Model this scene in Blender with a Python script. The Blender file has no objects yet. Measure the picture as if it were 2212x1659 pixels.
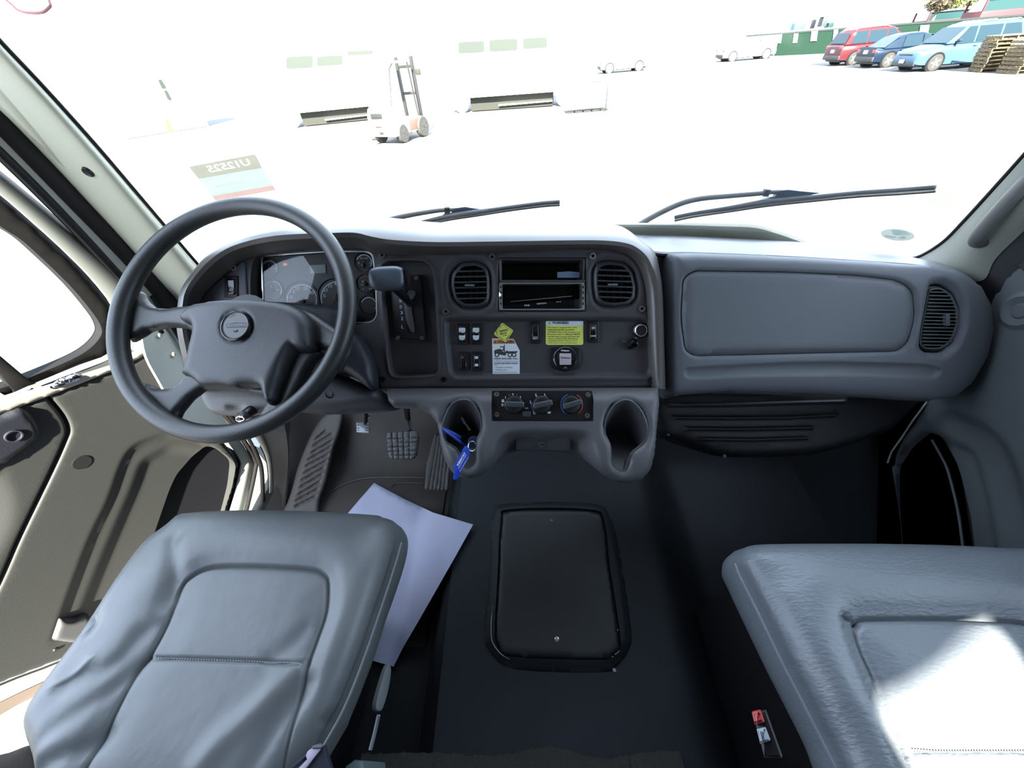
import bpy, bmesh, math, random
import numpy as np
from mathutils import Vector, Matrix
from mathutils.geometry import delaunay_2d_cdt
random.seed(7); np.random.seed(7)
S = bpy.context.scene
COL = S.collection
# ------------------------------------------------------------------ camera
F, CX, CY = 840.0, 1106.0, 829.5          # focal length and centre in pixels of the 2212x1659 frame
CH = 1.30                                  # camera height above the cab's footwell floor
GZ = -1.30                                 # the yard's ground, below the cab floor
cam = bpy.data.cameras.new('camera'); co = bpy.data.objects.new('camera', cam); COL.objects.link(co)
cam.sensor_fit = 'HORIZONTAL'; cam.sensor_width = 36.0; cam.lens = 36.0*F/2212.0
cam.clip_start = 0.01; cam.clip_end = 500
co.location = (0, 0, CH); co.rotation_euler = (math.radians(45), 0, 0)
S.camera = co
# ------------------------------------------------------------------ world, sun, exposure
W = bpy.data.worlds.new('sky'); S.world = W; W.use_nodes = True
nt = W.node_tree; bg = nt.nodes['Background']
bg.inputs['Color'].default_value = (0.66, 0.79, 1.0, 1); bg.inputs['Strength'].default_value = 7.5
SUNV = Vector((0.070*0.743, 0.9975*0.743, -0.669)).normalized()     # direction the sunlight travels
sl = bpy.data.lights.new('sun', 'SUN'); sl.energy = 62; sl.angle = math.radians(1.6); sl.color = (1.0, 0.95, 0.85)
so = bpy.data.objects.new('sun', sl); COL.objects.link(so); so.location = (-1, -6, 8)
so.rotation_euler = SUNV.to_track_quat('-Z', 'Y').to_euler()
S.view_settings.view_transform = 'Standard'; S.view_settings.look = 'None'
S.view_settings.exposure = 0.0; S.view_settings.gamma = 1.0
try: S.view_settings.use_curve_mapping = False
except Exception: pass
# ------------------------------------------------------------------ helpers
q = math.sqrt(.5)
C0 = np.array([0, 0, CH]); RR = np.array([1., 0, 0]); UU = np.array([0, q, q]); WW = np.array([0, q, -q])
def ray(px, py): return RR*((px-CX)/F) + UU*((CY-py)/F) + WW
def PD(px, py, d): return C0 + ray(px, py)*d
def camv(x, y, z): return RR*x + UU*y - WW*z
class Plane:
    def __init__(s, o, n, u=(1, 0, 0)):
        s.o = np.array(o, float); s.n = np.array(n, float); s.n /= np.linalg.norm(s.n)
        u = np.array(u, float); u -= s.n*(u@s.n); s.u = u/np.linalg.norm(u); s.v = np.cross(s.n, s.u)
    def P(s, px, py, h=0):
        r = ray(px, py); t = ((s.o+s.n*h-C0)@s.n)/(r@s.n); return C0+r*t
    def L(s, px, py, h=0):
        p = s.P(px, py, h)-s.o; return np.array([p@s.u, p@s.v])
    def LL(s, pts, h=0): return np.array([s.L(p[0], p[1], h) for p in pts])
    def W(s, p2, h):
        p2 = np.asarray(p2, float).reshape(-1, 2); h = np.broadcast_to(np.asarray(h, float), (len(p2),))
        return s.o + p2[:, :1]*s.u + p2[:, 1:2]*s.v + h[:, None]*s.n
    def M(s, u=0, v=0, h=0, rot=0):
        o = s.o+s.u*u+s.v*v+s.n*h; m = Matrix.Identity(4)
        for i, a in enumerate((s.u, s.v, s.n)):
            for j in range(3): m[j][i] = a[j]
        for j in range(3): m[j][3] = o[j]
        return m @ Matrix.Rotation(rot, 4, 'Z')
MT = {}
KALB = .56                                 # the bright daylight needs the cab's true, dark plastics
def mat(name, col, rough=.6, metal=0., bump=0., bscale=400., spec=.5, var=0., vscale=8., coat=0., dist=.001, stretch=None, var_col=None):
    if name in MT: return MT[name]
    if not metal: col = tuple(c*KALB for c in col)
    m = bpy.data.materials.new(name); m.use_nodes = True; n = m.node_tree.nodes; l = m.node_tree.links
    b = n['Principled BSDF']; b.inputs['Base Color'].default_value = (*col, 1); b.inputs['Roughness'].default_value = rough
    b.inputs['Metallic'].default_value = metal; b.inputs['Specular IOR Level'].default_value = spec
    b.inputs['Coat Weight'].default_value = coat
    tc = n.new('ShaderNodeTexCoord')
    if bump:
        t = n.new('ShaderNodeTexNoise'); t.inputs['Scale'].default_value = bscale; t.inputs['Detail'].default_value = 3
        src = tc.outputs['Object']
        if stretch:
            mp = n.new('ShaderNodeMapping'); mp.inputs['Scale'].default_value = stretch; l.new(src, mp.inputs['Vector']); src = mp.outputs[0]
        l.new(src, t.inputs['Vector'])
        bp = n.new('ShaderNodeBump'); bp.inputs['Strength'].default_value = bump; bp.inputs['Distance'].default_value = dist
        l.new(t.outputs['Fac'], bp.inputs['Height']); l.new(bp.outputs[0], b.inputs['Normal'])
    if var:
        t = n.new('ShaderNodeTexNoise'); t.inputs['Scale'].default_value = vscale; t.inputs['Detail'].default_value = 5
        l.new(tc.outputs['Object'], t.inputs['Vector'])
        r = n.new('ShaderNodeMapRange'); r.inputs[1].default_value = .35; r.inputs[2].default_value = .65
        l.new(t.outputs['Fac'], r.inputs[0])
        mx = n.new('ShaderNodeMixRGB'); mx.inputs[1].default_value = (*[c*(1-var) for c in col], 1)
        mx.inputs[2].default_value = (*(var_col or [min(1, c*(1+var)) for c in col]), 1)
        l.new(r.outputs[0], mx.inputs[0]); l.new(mx.outputs[0], b.inputs['Base Color'])
    MT[name] = m; return m
def glass(name, tint=(1, 1, 1), refl=1.0, rough=0.):
    if name in MT: return MT[name]
    m = bpy.data.materials.new(name); m.use_nodes = True; n = m.node_tree.nodes; l = m.node_tree.links
    n.remove(n['Principled BSDF']); tr = n.new('ShaderNodeBsdfTransparent'); tr.inputs[0].default_value = (*tint, 1)
    g = n.new('ShaderNodeBsdfGlossy'); g.inputs['Roughness'].default_value = rough
    f = n.new('ShaderNodeFresnel'); f.inputs['IOR'].default_value = 1.45
    mu = n.new('ShaderNodeMath'); mu.operation = 'MULTIPLY'; mu.inputs[1].default_value = refl; mx = n.new('ShaderNodeMixShader')
    l.new(f.outputs[0], mu.inputs[0]); l.new(mu.outputs[0], mx.inputs[0]); l.new(tr.outputs[0], mx.inputs[1]); l.new(g.outputs[0], mx.inputs[2])
    l.new(mx.outputs[0], n['Material Output'].inputs['Surface']); MT[name] = m; return m
def emis(name, col, s):
    if name in MT: return MT[name]
    m = mat(name, col, .5); b = m.node_tree.nodes['Principled BSDF']
    b.inputs['Emission Color'].default_value = (*col, 1); b.inputs['Emission Strength'].default_value = s; return m
def thing(name, label, cat, loc=(0, 0, 0), group=None, kind=None):
    o = bpy.data.objects.new(name, None); COL.objects.link(o); o.location = Vector(loc); o.empty_display_size = .05
    o['label'] = label; o['category'] = cat
    if group: o['group'] = group
    if kind: o['kind'] = kind
    o.matrix_world = Matrix.Translation(Vector(loc)); return o
def tag(o, label=None, cat=None, group=None, kind=None):
    if label: o['label'] = label
    if cat: o['category'] = cat
    if group: o['group'] = group
    if kind: o['kind'] = kind
    return o
def worldloc(o):
    v = Vector(o.location)
    while o.parent: o = o.parent; v = v+Vector(o.location)
    return v
SHARP = [40]
def link(name, me, m, parent=None, smooth=True):
    """vertices are in world coordinates; parents are never rotated, so the parent's place is subtracted."""
    c = Vector((0, 0, 0))
    if len(me.vertices):
        a = np.empty(len(me.vertices)*3); me.vertices.foreach_get('co', a); a = a.reshape(-1, 3); c = (a.min(0)+a.max(0))/2
        a = a-c; me.vertices.foreach_set('co', a.ravel()); c = Vector(c)
    o = bpy.data.objects.new(name, me); COL.objects.link(o)
    if parent is not None: o.parent = parent; o.location = c-worldloc(parent)
    else: o.location = c
    if m: me.materials.append(m)
    if smooth:
        me.polygons.foreach_set('use_smooth', [True]*len(me.polygons))
        try: me.set_sharp_from_angle(angle=math.radians(SHARP[0]))
        except Exception: pass
    me.update(); return o
def mesh(name, V, Fc, m, parent=None, smooth=True):
    me = bpy.data.meshes.new(name); me.from_pydata([tuple(map(float, v)) for v in V], [], [tuple(map(int, f)) for f in Fc]); return link(name, me, m, parent, smooth)
def merge(parts):
    V = []; Fc = []
    for v, f in parts:
        k = len(V); V += [tuple(x) for x in v]; Fc += [tuple(i+k for i in g) for g in f]
    return V, Fc
def crs(pts, n=6, closed=False):
    pts = [np.array(p, float) for p in pts]; N = len(pts); out = []
    for i in range(N if closed else N-1):
        if closed: a, b, c, d = pts[i-1], pts[i], pts[(i+1) % N], pts[(i+2) % N]
        else: a, b, c, d = pts[max(i-1, 0)], pts[i], pts[i+1], pts[min(i+2, N-1)]
        for k in range(n):
            t = k/n; out.append(.5*((2*b)+(c-a)*t+(2*a-5*b+4*c-d)*t*t+(3*b-a-3*c+d)*t**3))
    if not closed: out.append(pts[-1])
    return np.array(out)
def rp(pts, r, n=6):
    """round the corners of a closed polygon; r is one radius or a list"""
    N = len(pts); out = []; pts = [np.array(p, float) for p in pts]
    for i in range(N):
        rr = r[i] if isinstance(r, (list, tuple)) else r
        p, a, b = pts[i], pts[i-1], pts[(i+1) % N]; da = a-p; db = b-p; la = np.linalg.norm(da); lb = np.linalg.norm(db)
        k = min(rr, la*.48, lb*.48)
        if k < 1e-9: out.append(p); continue
        A = p+da/la*k; B = p+db/lb*k
        for j in range(n+1):
            t = j/n; out.append((1-t)**2*A+2*t*(1-t)*p+t*t*B)
    return np.array(out)
def rect(x0, y0, x1, y1, r=0, n=6): return rp([(x0, y0), (x1, y0), (x1, y1), (x0, y1)], r, n) if r else np.array([(x0, y0), (x1, y0), (x1, y1), (x0, y1)], float)
def circ(cx, cy, rx, ry=None, n=32, a0=0):
    ry = rx if ry is None else ry
    return np.array([(cx+rx*math.cos(a0+2*math.pi*i/n), cy+ry*math.sin(a0+2*math.pi*i/n)) for i in range(n)])
def inpoly(P, poly):
    x, y = P[:, 0], P[:, 1]; r = np.zeros(len(P), bool); n = len(poly)
    for i in range(n):
        x1, y1 = poly[i-1]; x2, y2 = poly[i]
        if y1 == y2: continue
        r ^= ((y1 > y) != (y2 > y)) & (x < (x2-x1)*(y-y1)/(y2-y1)+x1)
    return r
def pdist(P, poly, closed=True):
    poly = np.asarray(poly, float); d = np.full(len(P), 1e9); n = len(poly)
    for i in range(0 if closed else 1, n):
        a, b = poly[i-1], poly[i]; ab = b-a; L2 = ab@ab
        if L2 < 1e-16: continue
        t = np.clip(((P-a)@ab)/L2, 0, 1); e = P-a-t[:, None]*ab; d = np.minimum(d, np.einsum('ij,ij->i', e, e))
    return np.sqrt(d)
def sst(x, a, b): t = np.clip((x-a)/(b-a), 0, 1); return t*t*(3-2*t)
def rnd(d, r): t = np.clip(1-d/r, 0, 1); return r*(np.sqrt(np.maximum(1-t*t, 0))-1)      # rounded edge, <=0
def inset(P, poly, depth, w): d = pdist(P, poly); s = inpoly(P, poly); return -depth*np.where(s, sst(d, 0, w), 0)
def groove(P, poly, depth, w, closed=True): d = pdist(P, poly, closed); return -depth*np.exp(-(d/w)**2)
def resamp(pl, step):
    pl = np.asarray(pl, float); out = []
    for i in range(len(pl)):
        a, b = pl[i], pl[(i+1) % len(pl)]; k = max(1, int(np.linalg.norm(b-a)/step+.5))
        for j in range(k): out.append(a+(b-a)*j/k)
    o = [out[0]]
    for p in out[1:]:
        if np.linalg.norm(p-o[-1]) > step*.25: o.append(p)
    return np.array(o)
def relief(name, m, parent, pl, outline, hfn=None, holes=(), step=.006, rings=((0, -.01),), lines=(), fine=(), h0=0., hole_rings=((0, -.008),), wfn=None):
    """A moulded panel: outline (local metres on plane pl), with holes, heights hfn(P, d) and an edge folded back."""
    out = resamp(outline, step); hs = [resamp(h, step) for h in holes]
    pts = [tuple(p) for p in out]; ed = [(i, (i+1) % len(out)) for i in range(len(out))]
    for h in hs:
        k = len(pts); pts += [tuple(p) for p in h]; ed += [(k+i, k+(i+1) % len(h)) for i in range(len(h))]
    for ln in lines:
        a = resamp(ln, step); k = len(pts); pts += [tuple(p) for p in a]; ed += [(k+i, k+(i+1) % len(a)) for i in range(len(a))]
    mn, mx = out.min(0), out.max(0)
    gx, gy = np.meshgrid(np.arange(mn[0]+step/2, mx[0], step), np.arange(mn[1]+step/2, mx[1], step))
    gx = gx + (np.arange(gx.shape[0]) % 2)[:, None]*step*.5
    G = np.c_[gx.ravel(), gy.ravel()]; ok = inpoly(G, out)
    for h in hs: ok &= ~inpoly(G, h)
    G = G[ok]; d = pdist(G, out)
    for h in hs: d = np.minimum(d, pdist(G, h))
    for ln in lines: d = np.minimum(d, pdist(G, ln))
    ok = d > step*.45
    for poly, closed, w in fine:
        poly = np.asarray(poly, float); ok &= pdist(G, poly, closed) > w*2.6+step*.3
    G = G[ok]; done = []
    for poly, closed, w in fine:
        poly = np.asarray(poly, float); a = [poly[0]]; Q = np.vstack([poly, poly[:1]]) if closed else poly
        for i in range(len(Q)-1):
            k = max(1, int(np.linalg.norm(Q[i+1]-Q[i])/(step*.75)+.5)); a += [Q[i]+(Q[i+1]-Q[i])*(j+1)/k for j in range(k)]
        a = np.array(a); T0 = np.gradient(a, axis=0); N0 = np.c_[-T0[:, 1], T0[:, 0]]; N0 /= np.maximum(np.linalg.norm(N0, axis=1)[:, None], 1e-9)
        for kk in (0, -.6, .6, -1.2, 1.2, -2.1, 2.1):
            B = a+N0*w*kk; o_k = inpoly(B, out) & (pdist(B, out) > w*.5)
            for h in hs: o_k &= ~inpoly(B, h) & (pdist(B, h) > w*.5)
            o_k &= pdist(B, poly, closed) >= abs(kk)*w*.9-1e-6
            for pq, pc, pw_ in done: o_k &= pdist(B, pq, pc) > pw_*2.3
            B = B[o_k]
            if len(B) > 1:
                keep = [0]
                for i in range(1, len(B)):
                    if np.linalg.norm(B[i]-B[keep[-1]]) > w*.35: keep.append(i)
                B = B[keep]
            pts += [tuple(p) for p in B]
        done.append((poly, closed, w))
    pts += [tuple(p) for p in G]
    r = delaunay_2d_cdt([Vector(p) for p in pts], ed, [], 0, 1e-7); V = np.array([tuple(v) for v in r[0]]); T = np.array([tuple(f) for f in r[2]])
    c = V[T].mean(1); ok = inpoly(c, out)
    for h in hs: ok &= ~inpoly(c, h)
    T = T[ok]
    ar = (V[T[:, 1]]-V[T[:, 0]]); br = (V[T[:, 2]]-V[T[:, 0]]); cr = ar[:, 0]*br[:, 1]-ar[:, 1]*br[:, 0]
    T[cr < 0] = T[cr < 0][:, ::-1]
    dd = pdist(V, out); H = np.zeros(len(V))+h0
    if hfn is not None: H = H+hfn(V, dd)
    e = {}
    for t in T:
        for i in range(3):
            a, b = int(t[i]), int(t[(i+1) % 3]); e[(a, b)] = 1
    be = [k for k in e if (k[1], k[0]) not in e]
    nx = {a: b for a, b in be}; V3 = pl.W(V, H) if wfn is None else wfn(V, H); verts = list(V3); faces = [tuple(t) for t in T]; seen = set()
    for a0 in list(nx):
        if a0 in seen: continue
        loop = [a0]; seen.add(a0); k = nx[a0]
        while k != a0 and k in nx and k not in seen: loop.append(k); seen.add(k); k = nx[k]
        if len(loop) < 3: continue
        P = V[loop]; ishole = not (pdist(P[:1], out)[0] < step*.3)
        tng = np.roll(P, -1, 0)-np.roll(P, 1, 0); nn = np.c_[tng[:, 1], -tng[:, 0]]; nn /= np.maximum(np.linalg.norm(nn, axis=1)[:, None], 1e-9)
        prev = loop; hb = H[loop]
        for off, hh in (hole_rings if ishole else rings):
            if hh is None: continue
            Pn = P+nn*off; Hn = hb+hh; W3 = pl.W(Pn, Hn) if wfn is None else wfn(Pn, Hn); k = len(verts); verts += list(W3); cur = list(range(k, k+len(loop)))
            for i in range(len(loop)):
                j = (i+1) % len(loop); faces.append((prev[i], cur[i], cur[j], prev[j]))
            prev = cur
    SHARP[0] = 80; o = mesh(name, verts, faces, m, parent); SHARP[0] = 40; return o
def loft(rows, closed=False, caps=False):
    rows = [np.asarray(r, float) for r in rows]; n = len(rows[0]); V = [tuple(p) for r in rows for p in r]; Fc = []
    for i in range(len(rows)-1):
        for j in range(n if closed else n-1):
            k = (j+1) % n; Fc.append((i*n+j, i*n+k, (i+1)*n+k, (i+1)*n+j))
    if caps: Fc.append(tuple(range(n))[::-1]); Fc.append(tuple((len(rows)-1)*n+j for j in range(n)))
    return V, Fc
def thick(V, Fc, t):
    """solidify an open sheet (V,F) by t against its normals"""
    V = np.array(V); N = np.zeros_like(V)
    for f in Fc:
        p = V[list(f)]; nn = np.cross(p[1]-p[0], p[-1]-p[0])
        for i in f: N[i] += nn
    N /= np.maximum(np.linalg.norm(N, axis=1)[:, None], 1e-12); k = len(V); e = {}
    for f in Fc:
        for i in range(len(f)): e[(f[i], f[(i+1) % len(f)])] = 1
    F2 = [tuple(f) for f in Fc]+[tuple(i+k for i in reversed(f)) for f in Fc]
    for a, b in e:
        if (b, a) not in e: F2.append((b, a, a+k, b+k))
    return list(map(tuple, V))+list(map(tuple, V-N*t)), F2
def tube_vf(pts, r, n=12, closed=False, flat=1.0, up=None, caps=True):
    pts = np.array(pts, float); N = len(pts); r = np.broadcast_to(np.asarray(r, float), (N,)); rows = []
    T = (np.roll(pts, -1, 0)-np.roll(pts, 1, 0)) if closed else np.gradient(pts, axis=0)
    T /= np.maximum(np.linalg.norm(T, axis=1)[:, None], 1e-12)
    a = np.array(up if up is not None else ((0, 0, 1) if abs(T[0][2]) < .9 else (1, 0, 0)), float)
    for i in range(N):
        a = a-T[i]*(a@T[i]); a /= max(np.linalg.norm(a), 1e-12); b = np.cross(T[i], a)
        if up is not None: aa = np.array(up, float); aa -= T[i]*(aa@T[i]); aa /= np.linalg.norm(aa); a = aa; b = np.cross(T[i], a)
        rows.append([pts[i]+r[i]*(math.cos(2*math.pi*k/n)*a*flat+math.sin(2*math.pi*k/n)*b) for k in range(n)])
    if closed: rows.append(rows[0]); return loft(rows, True)
    return loft(rows, True, caps)
def tube(name, pts, r, m, parent=None, **k): V, Fc = tube_vf(pts, r, **k); return mesh(name, V, Fc, m, parent)
def prism_vf(poly3, n, t):
    poly3 = np.array(poly3, float); n = np.array(n, float); k = len(poly3); V = list(poly3)+list(poly3-n*t)
    return V, [tuple(range(k)), tuple(range(2*k-1, k-1, -1))]+[(i, i+k, (i+1) % k+k, (i+1) % k) for i in range(k)]
def bevel_vf(V, Fc, r, seg=2):
    bm = bmesh.new(); vs = [bm.verts.new(tuple(map(float, v))) for v in V]
    for f in Fc: bm.faces.new([vs[i] for i in f])
    bmesh.ops.recalc_face_normals(bm, faces=bm.faces)
    if r: bmesh.ops.bevel(bm, geom=list(bm.edges), offset=r, segments=seg, profile=.6, affect='EDGES', clamp_overlap=True)
    bm.verts.index_update(); V = [tuple(v.co) for v in bm.verts]; Fc = [tuple(v.index for v in f.verts) for f in bm.faces]; bm.free(); return V, Fc
def slab_vf(pl, loc2, h_top, t, bev=0., seg=2):
    loc2 = np.asarray(loc2, float); A = 0.
    for i in range(len(loc2)): A += loc2[i-1][0]*loc2[i][1]-loc2[i][0]*loc2[i-1][1]
    if A < 0: loc2 = loc2[::-1]
    if bev:
        tn = np.roll(loc2, -1, 0)-np.roll(loc2, 1, 0); nn = np.c_[tn[:, 1], -tn[:, 0]]; nn /= np.maximum(np.linalg.norm(nn, axis=1)[:, None], 1e-9)
        rows = []
        for k in range(seg+1):
            a = math.pi/2*k/seg; rows.append(pl.W(loc2-nn*bev*(1-math.sin(a)), h_top-bev*(1-math.cos(a))))
        rows.append(pl.W(loc2, h_top-t)); rows = rows[::1]
        V, Fc = loft(rows[::-1], True); n = len(loc2); m = len(rows)
        return V, [f for f in Fc]+[tuple(range(n))[::-1]]+[tuple((m-1)*n+j for j in range(n))]
    V, Fc = prism_vf(pl.W(loc2, h_top), pl.n, t); return V, Fc
def slab(name, m, parent, pl, loc2, h_top, t, bev=0., seg=2): V, Fc = slab_vf(pl, loc2, h_top, t, bev, seg); return mesh(name, V, Fc, m, parent)
def box_vf(M, sx, sy, sz, bev=0., seg=2):
    V = [M @ Vector((x*sx/2, y*sy/2, z*sz/2)) for x in (-1, 1) for y in (-1, 1) for z in (-1, 1)]
    Fc = [(0, 1, 3, 2), (4, 6, 7, 5), (0, 4, 5, 1), (2, 3, 7, 6), (0, 2, 6, 4), (1, 5, 7, 3)]
    return bevel_vf(V, Fc, bev, seg)
def box(name, m, parent, M, sx, sy, sz, bev=0., seg=2): V, Fc = box_vf(M, sx, sy, sz, bev, seg); return mesh(name, V, Fc, m, parent)
def ab(name, m, parent, x0, x1, y0, y1, z0, z1, bev=0.): return box(name, m, parent, Matrix.Translation(((x0+x1)/2, (y0+y1)/2, (z0+z1)/2)), x1-x0, y1-y0, z1-z0, bev)
def lathe_vf(M, prof, n=24):
    rows = [[M @ Vector((r*math.cos(2*math.pi*k/n), r*math.sin(2*math.pi*k/n), z)) for k in range(n)] for r, z in prof]
    V, Fc = loft(rows, True)
    if prof[0][0] > 1e-6: Fc.append(tuple(range(n))[::-1])
    if prof[-1][0] > 1e-6: Fc.append(tuple((len(prof)-1)*n+j for j in range(n)))
    return V, Fc
def lathe(name, m, parent, M, prof, n=24): V, Fc = lathe_vf(M, prof, n); return mesh(name, V, Fc, m, parent)
_tc = {}
def text_vf(s, bold=0.):
    if (s, bold) in _tc: return _tc[(s, bold)]
    c = bpy.data.curves.new('t', 'FONT'); c.body = s; c.size = 1; c.offset = bold; c.resolution_u = 3
    o = bpy.data.objects.new('t', c); me = bpy.data.meshes.new_from_object(o)
    V = np.array([tuple(v.co) for v in me.vertices]).reshape(-1, 3); Fc = [tuple(p.vertices) for p in me.polygons]
    bpy.data.objects.remove(o); bpy.data.curves.remove(c); bpy.data.meshes.remove(me); _tc[(s, bold)] = (V, Fc); return V, Fc
def lettering(name, m, parent, items, thick_=0.0002):
    """items: (string, 4 world corners tl, tr, bl  , bold) - the letters are fitted to that parallelogram"""
    parts = []
    for s, tl, tr, bl, bold in items:
        V, Fc = text_vf(s, bold)
        if not len(V): continue
        mn, mx = V.min(0), V.max(0); t = (V-mn)/np.maximum(mx-mn, 1e-6)
        tl, tr, bl = map(np.array, (tl, tr, bl)); X = bl+t[:, :1]*(tr-tl)+t[:, 1:2]*(tl-bl); parts.append(([tuple(x) for x in X], Fc))
    V, Fc = merge(parts); return mesh(name, V, Fc, m, parent, False)
def tpx(pl, s, x0, y0, x1, y1, h=0.001, bold=0., ang=0.):
    c = np.array([(x0+x1)/2, (y0+y1)/2]); a = math.radians(ang); R = np.array([[math.cos(a), math.sin(a)], [-math.sin(a), math.cos(a)]])
    f = lambda x, y: pl.P(*(c+R@(np.array([x, y])-c)), h)
    return (s, f(x0, y0), f(x1, y0), f(x0, y1), bold)
def arcpts(cx, cy, rx, ry, a0, a1, n=24): return [(cx+rx*math.cos(math.radians(a0+(a1-a0)*i/n)), cy-ry*math.sin(math.radians(a0+(a1-a0)*i/n))) for i in range(n+1)]
def band_vf(pl, px, w, h, closed=False):
    P = pl.LL(px, h); T = (np.roll(P, -1, 0)-np.roll(P, 1, 0)) if closed else np.gradient(P, axis=0); N = np.c_[-T[:, 1], T[:, 0]]; N /= np.maximum(np.linalg.norm(N, axis=1)[:, None], 1e-9)
    a, b = pl.W(P+N*w/2, h), pl.W(P-N*w/2, h)
    if closed: a = np.vstack([a, a[:1]]); b = np.vstack([b, b[:1]])
    return loft([b, a])
# ------------------------------------------------------------------ materials
mTrim = mat('charcoal_plastic', (.070, .065, .068), .55, bump=.25, bscale=900, spec=.4)
mDash = mat('grey_plastic', (.165, .175, .196), .50, bump=.22, bscale=900, spec=.45)
mBrow = mat('dark_grey_soft_plastic', (.135, .120, .108), .36, bump=.15, bscale=700, spec=.8)
mCons = mat('mid_grey_plastic', (.135, .131, .137), .48, bump=.2, bscale=900, spec=.45)
mBlk = mat('black_plastic', (.012, .012, .014), .4, spec=.4)
mBlkG = mat('gloss_black_plastic', (.010, .010, .012), .2, spec=.5)
mRub = mat('black_rubber', (.018, .018, .018), .7, bump=.2, bscale=500)
mWheel = mat('steering_wheel_rubber', (.030, .032, .031), .42, bump=.35, bscale=260, spec=.5, dist=.0008)
mHub = mat('leather_grain_vinyl', (.040, .042, .047), .45, bump=.45, bscale=520, spec=.5, stretch=(1, 2.2, 1), dist=.0008)
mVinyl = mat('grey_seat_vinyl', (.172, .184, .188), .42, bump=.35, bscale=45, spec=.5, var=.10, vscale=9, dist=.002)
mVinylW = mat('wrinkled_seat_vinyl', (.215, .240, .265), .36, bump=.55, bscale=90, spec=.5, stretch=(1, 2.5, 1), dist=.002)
mFloor = mat('rubber_floor_mat', (.008, .013, .017), .62, bump=.3, bscale=600, spec=.35, var=.15, vscale=5)
mFoot = mat('footwell_rubber', (.052, .046, .038), .65, bump=.3, bscale=600, spec=.35, var=.25, vscale=6)
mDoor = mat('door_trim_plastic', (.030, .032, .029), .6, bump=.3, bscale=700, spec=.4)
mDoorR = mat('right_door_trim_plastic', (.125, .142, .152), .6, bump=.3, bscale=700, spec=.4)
mNavy = mat('dark_door_pocket', (.008, .010, .020), .7, bump=.2, bscale=500)
mPill = mat('pillar_trim_plastic', (.85, .85, .66), .55, bump=.3, bscale=160, spec=.4)
mPaint = mat('cab_paint', (.70, .72, .66), .35, spec=.5)
mWhite = mat('white_paint', (.80, .80, .78), .3)
mSteel = mat('bright_steel', (.62, .62, .60), .25, 1.0)
mGalv = mat('galvanised_steel', (.55, .56, .54), .38, 1.0)
mChrome = mat('chrome', (.75, .73, .70), .12, 1.0)
mPaper = mat('paper', (.60, .63, .84), .7, bump=.5, bscale=20, stretch=(.6, 18, .6), var=.04, vscale=3)
mInkW = mat('white_print', (1.2, 1.22, 1.25), .6)
mDRub = mat('door_rubber', (.006, .0055, .005), .75, spec=.2)
mInkD = mat('dark_print', (.06, .06, .04), .6)
mYel = mat('yellow_label', (1.05, 1.12, .20), .45)
mLabW = mat('white_label', (.95, 1.05, 1.18), .45)
mOrg = mat('orange_label', (1.0, .36, .11), .45)
mBlue = mat('blue_plastic', (.01, .06, .50), .35)
mRed = mat('red_plastic', (.62, .05, .04), .4)
mGrP = mat('pale_grey_plastic', (.38, .40, .41), .45)
mGlass = glass('window_glass', (.97, .98, .97), .6)
# ------------------------------------------------------------------ the yard and the cab shell
XC, XL, XR = .08, -.93, 1.09
def ws_y(x, z): return 1.07-.36*(z-.85)-.15*((x-XC)/.95)**2
def WSP(px, py, off=0.):
    r = ray(px, py); d = 1.0
    for _ in range(40):
        p = C0+r*d; d += (ws_y(p[0], p[2])+off-p[1])/(r[1]+.36*r[2]*1.0+1e-6)*.8
    return C0+r*d
def floor_z(x, y):
    t = sst(x, -.235, -.175)*(1-sst(x, .40, .62)); z = .15*t
    z = z+sst(y, .80, 1.10)*.16*(1-t)+sst(y, .86, 1.1)*.12*t
    return z-.02*(1-sst(y, -.10, -.06))
xs = np.linspace(XL, XR, 110); ys = np.linspace(-.75, 1.12, 90)
GX, GY = np.meshgrid(xs, ys); GZZ = floor_z(GX, GY)
V, Fc = loft([np.c_[GX[i], GY[i], GZZ[i]] for i in range(len(ys))]); V, Fc = thick(V, Fc, .02)
tag(mesh('floor', V, Fc, mFloor), kind='structure')
tag(ab('wall_front', mBlk, None, XL, XR, 1.12, 1.15, -.05, .70), kind='structure')
tag(ab('ceiling', mDash, None, XL-.07, XR+.03, -.68, .80, 1.66, 1.70), kind='structure')
for nm, x in (('wall_left', XL-.02), ('wall_right', XR+.02)):
    parts = [box_vf(Matrix.Translation((x, -.44, .8)), .03, .70, 1.75)]
    if nm == 'wall_left': parts.append(box_vf(Matrix.Translation((x, 1.01, .26)), .03, .30, .72))
    else:
        parts.append(box_vf(Matrix.Translation((x, .35, .37)), .03, 1.00, .94)); parts.append(box_vf(Matrix.Translation((x, 1.0, .26)), .03, .30, .72)); parts.append(box_vf(Matrix.Translation((x, .36, 1.60)), .03, 1.55, .20))
    V, Fc = merge(parts); tag(mesh(nm, V, Fc, mFloor if nm == 'wall_right' else mDoorR, None, False), kind='structure')
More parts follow.
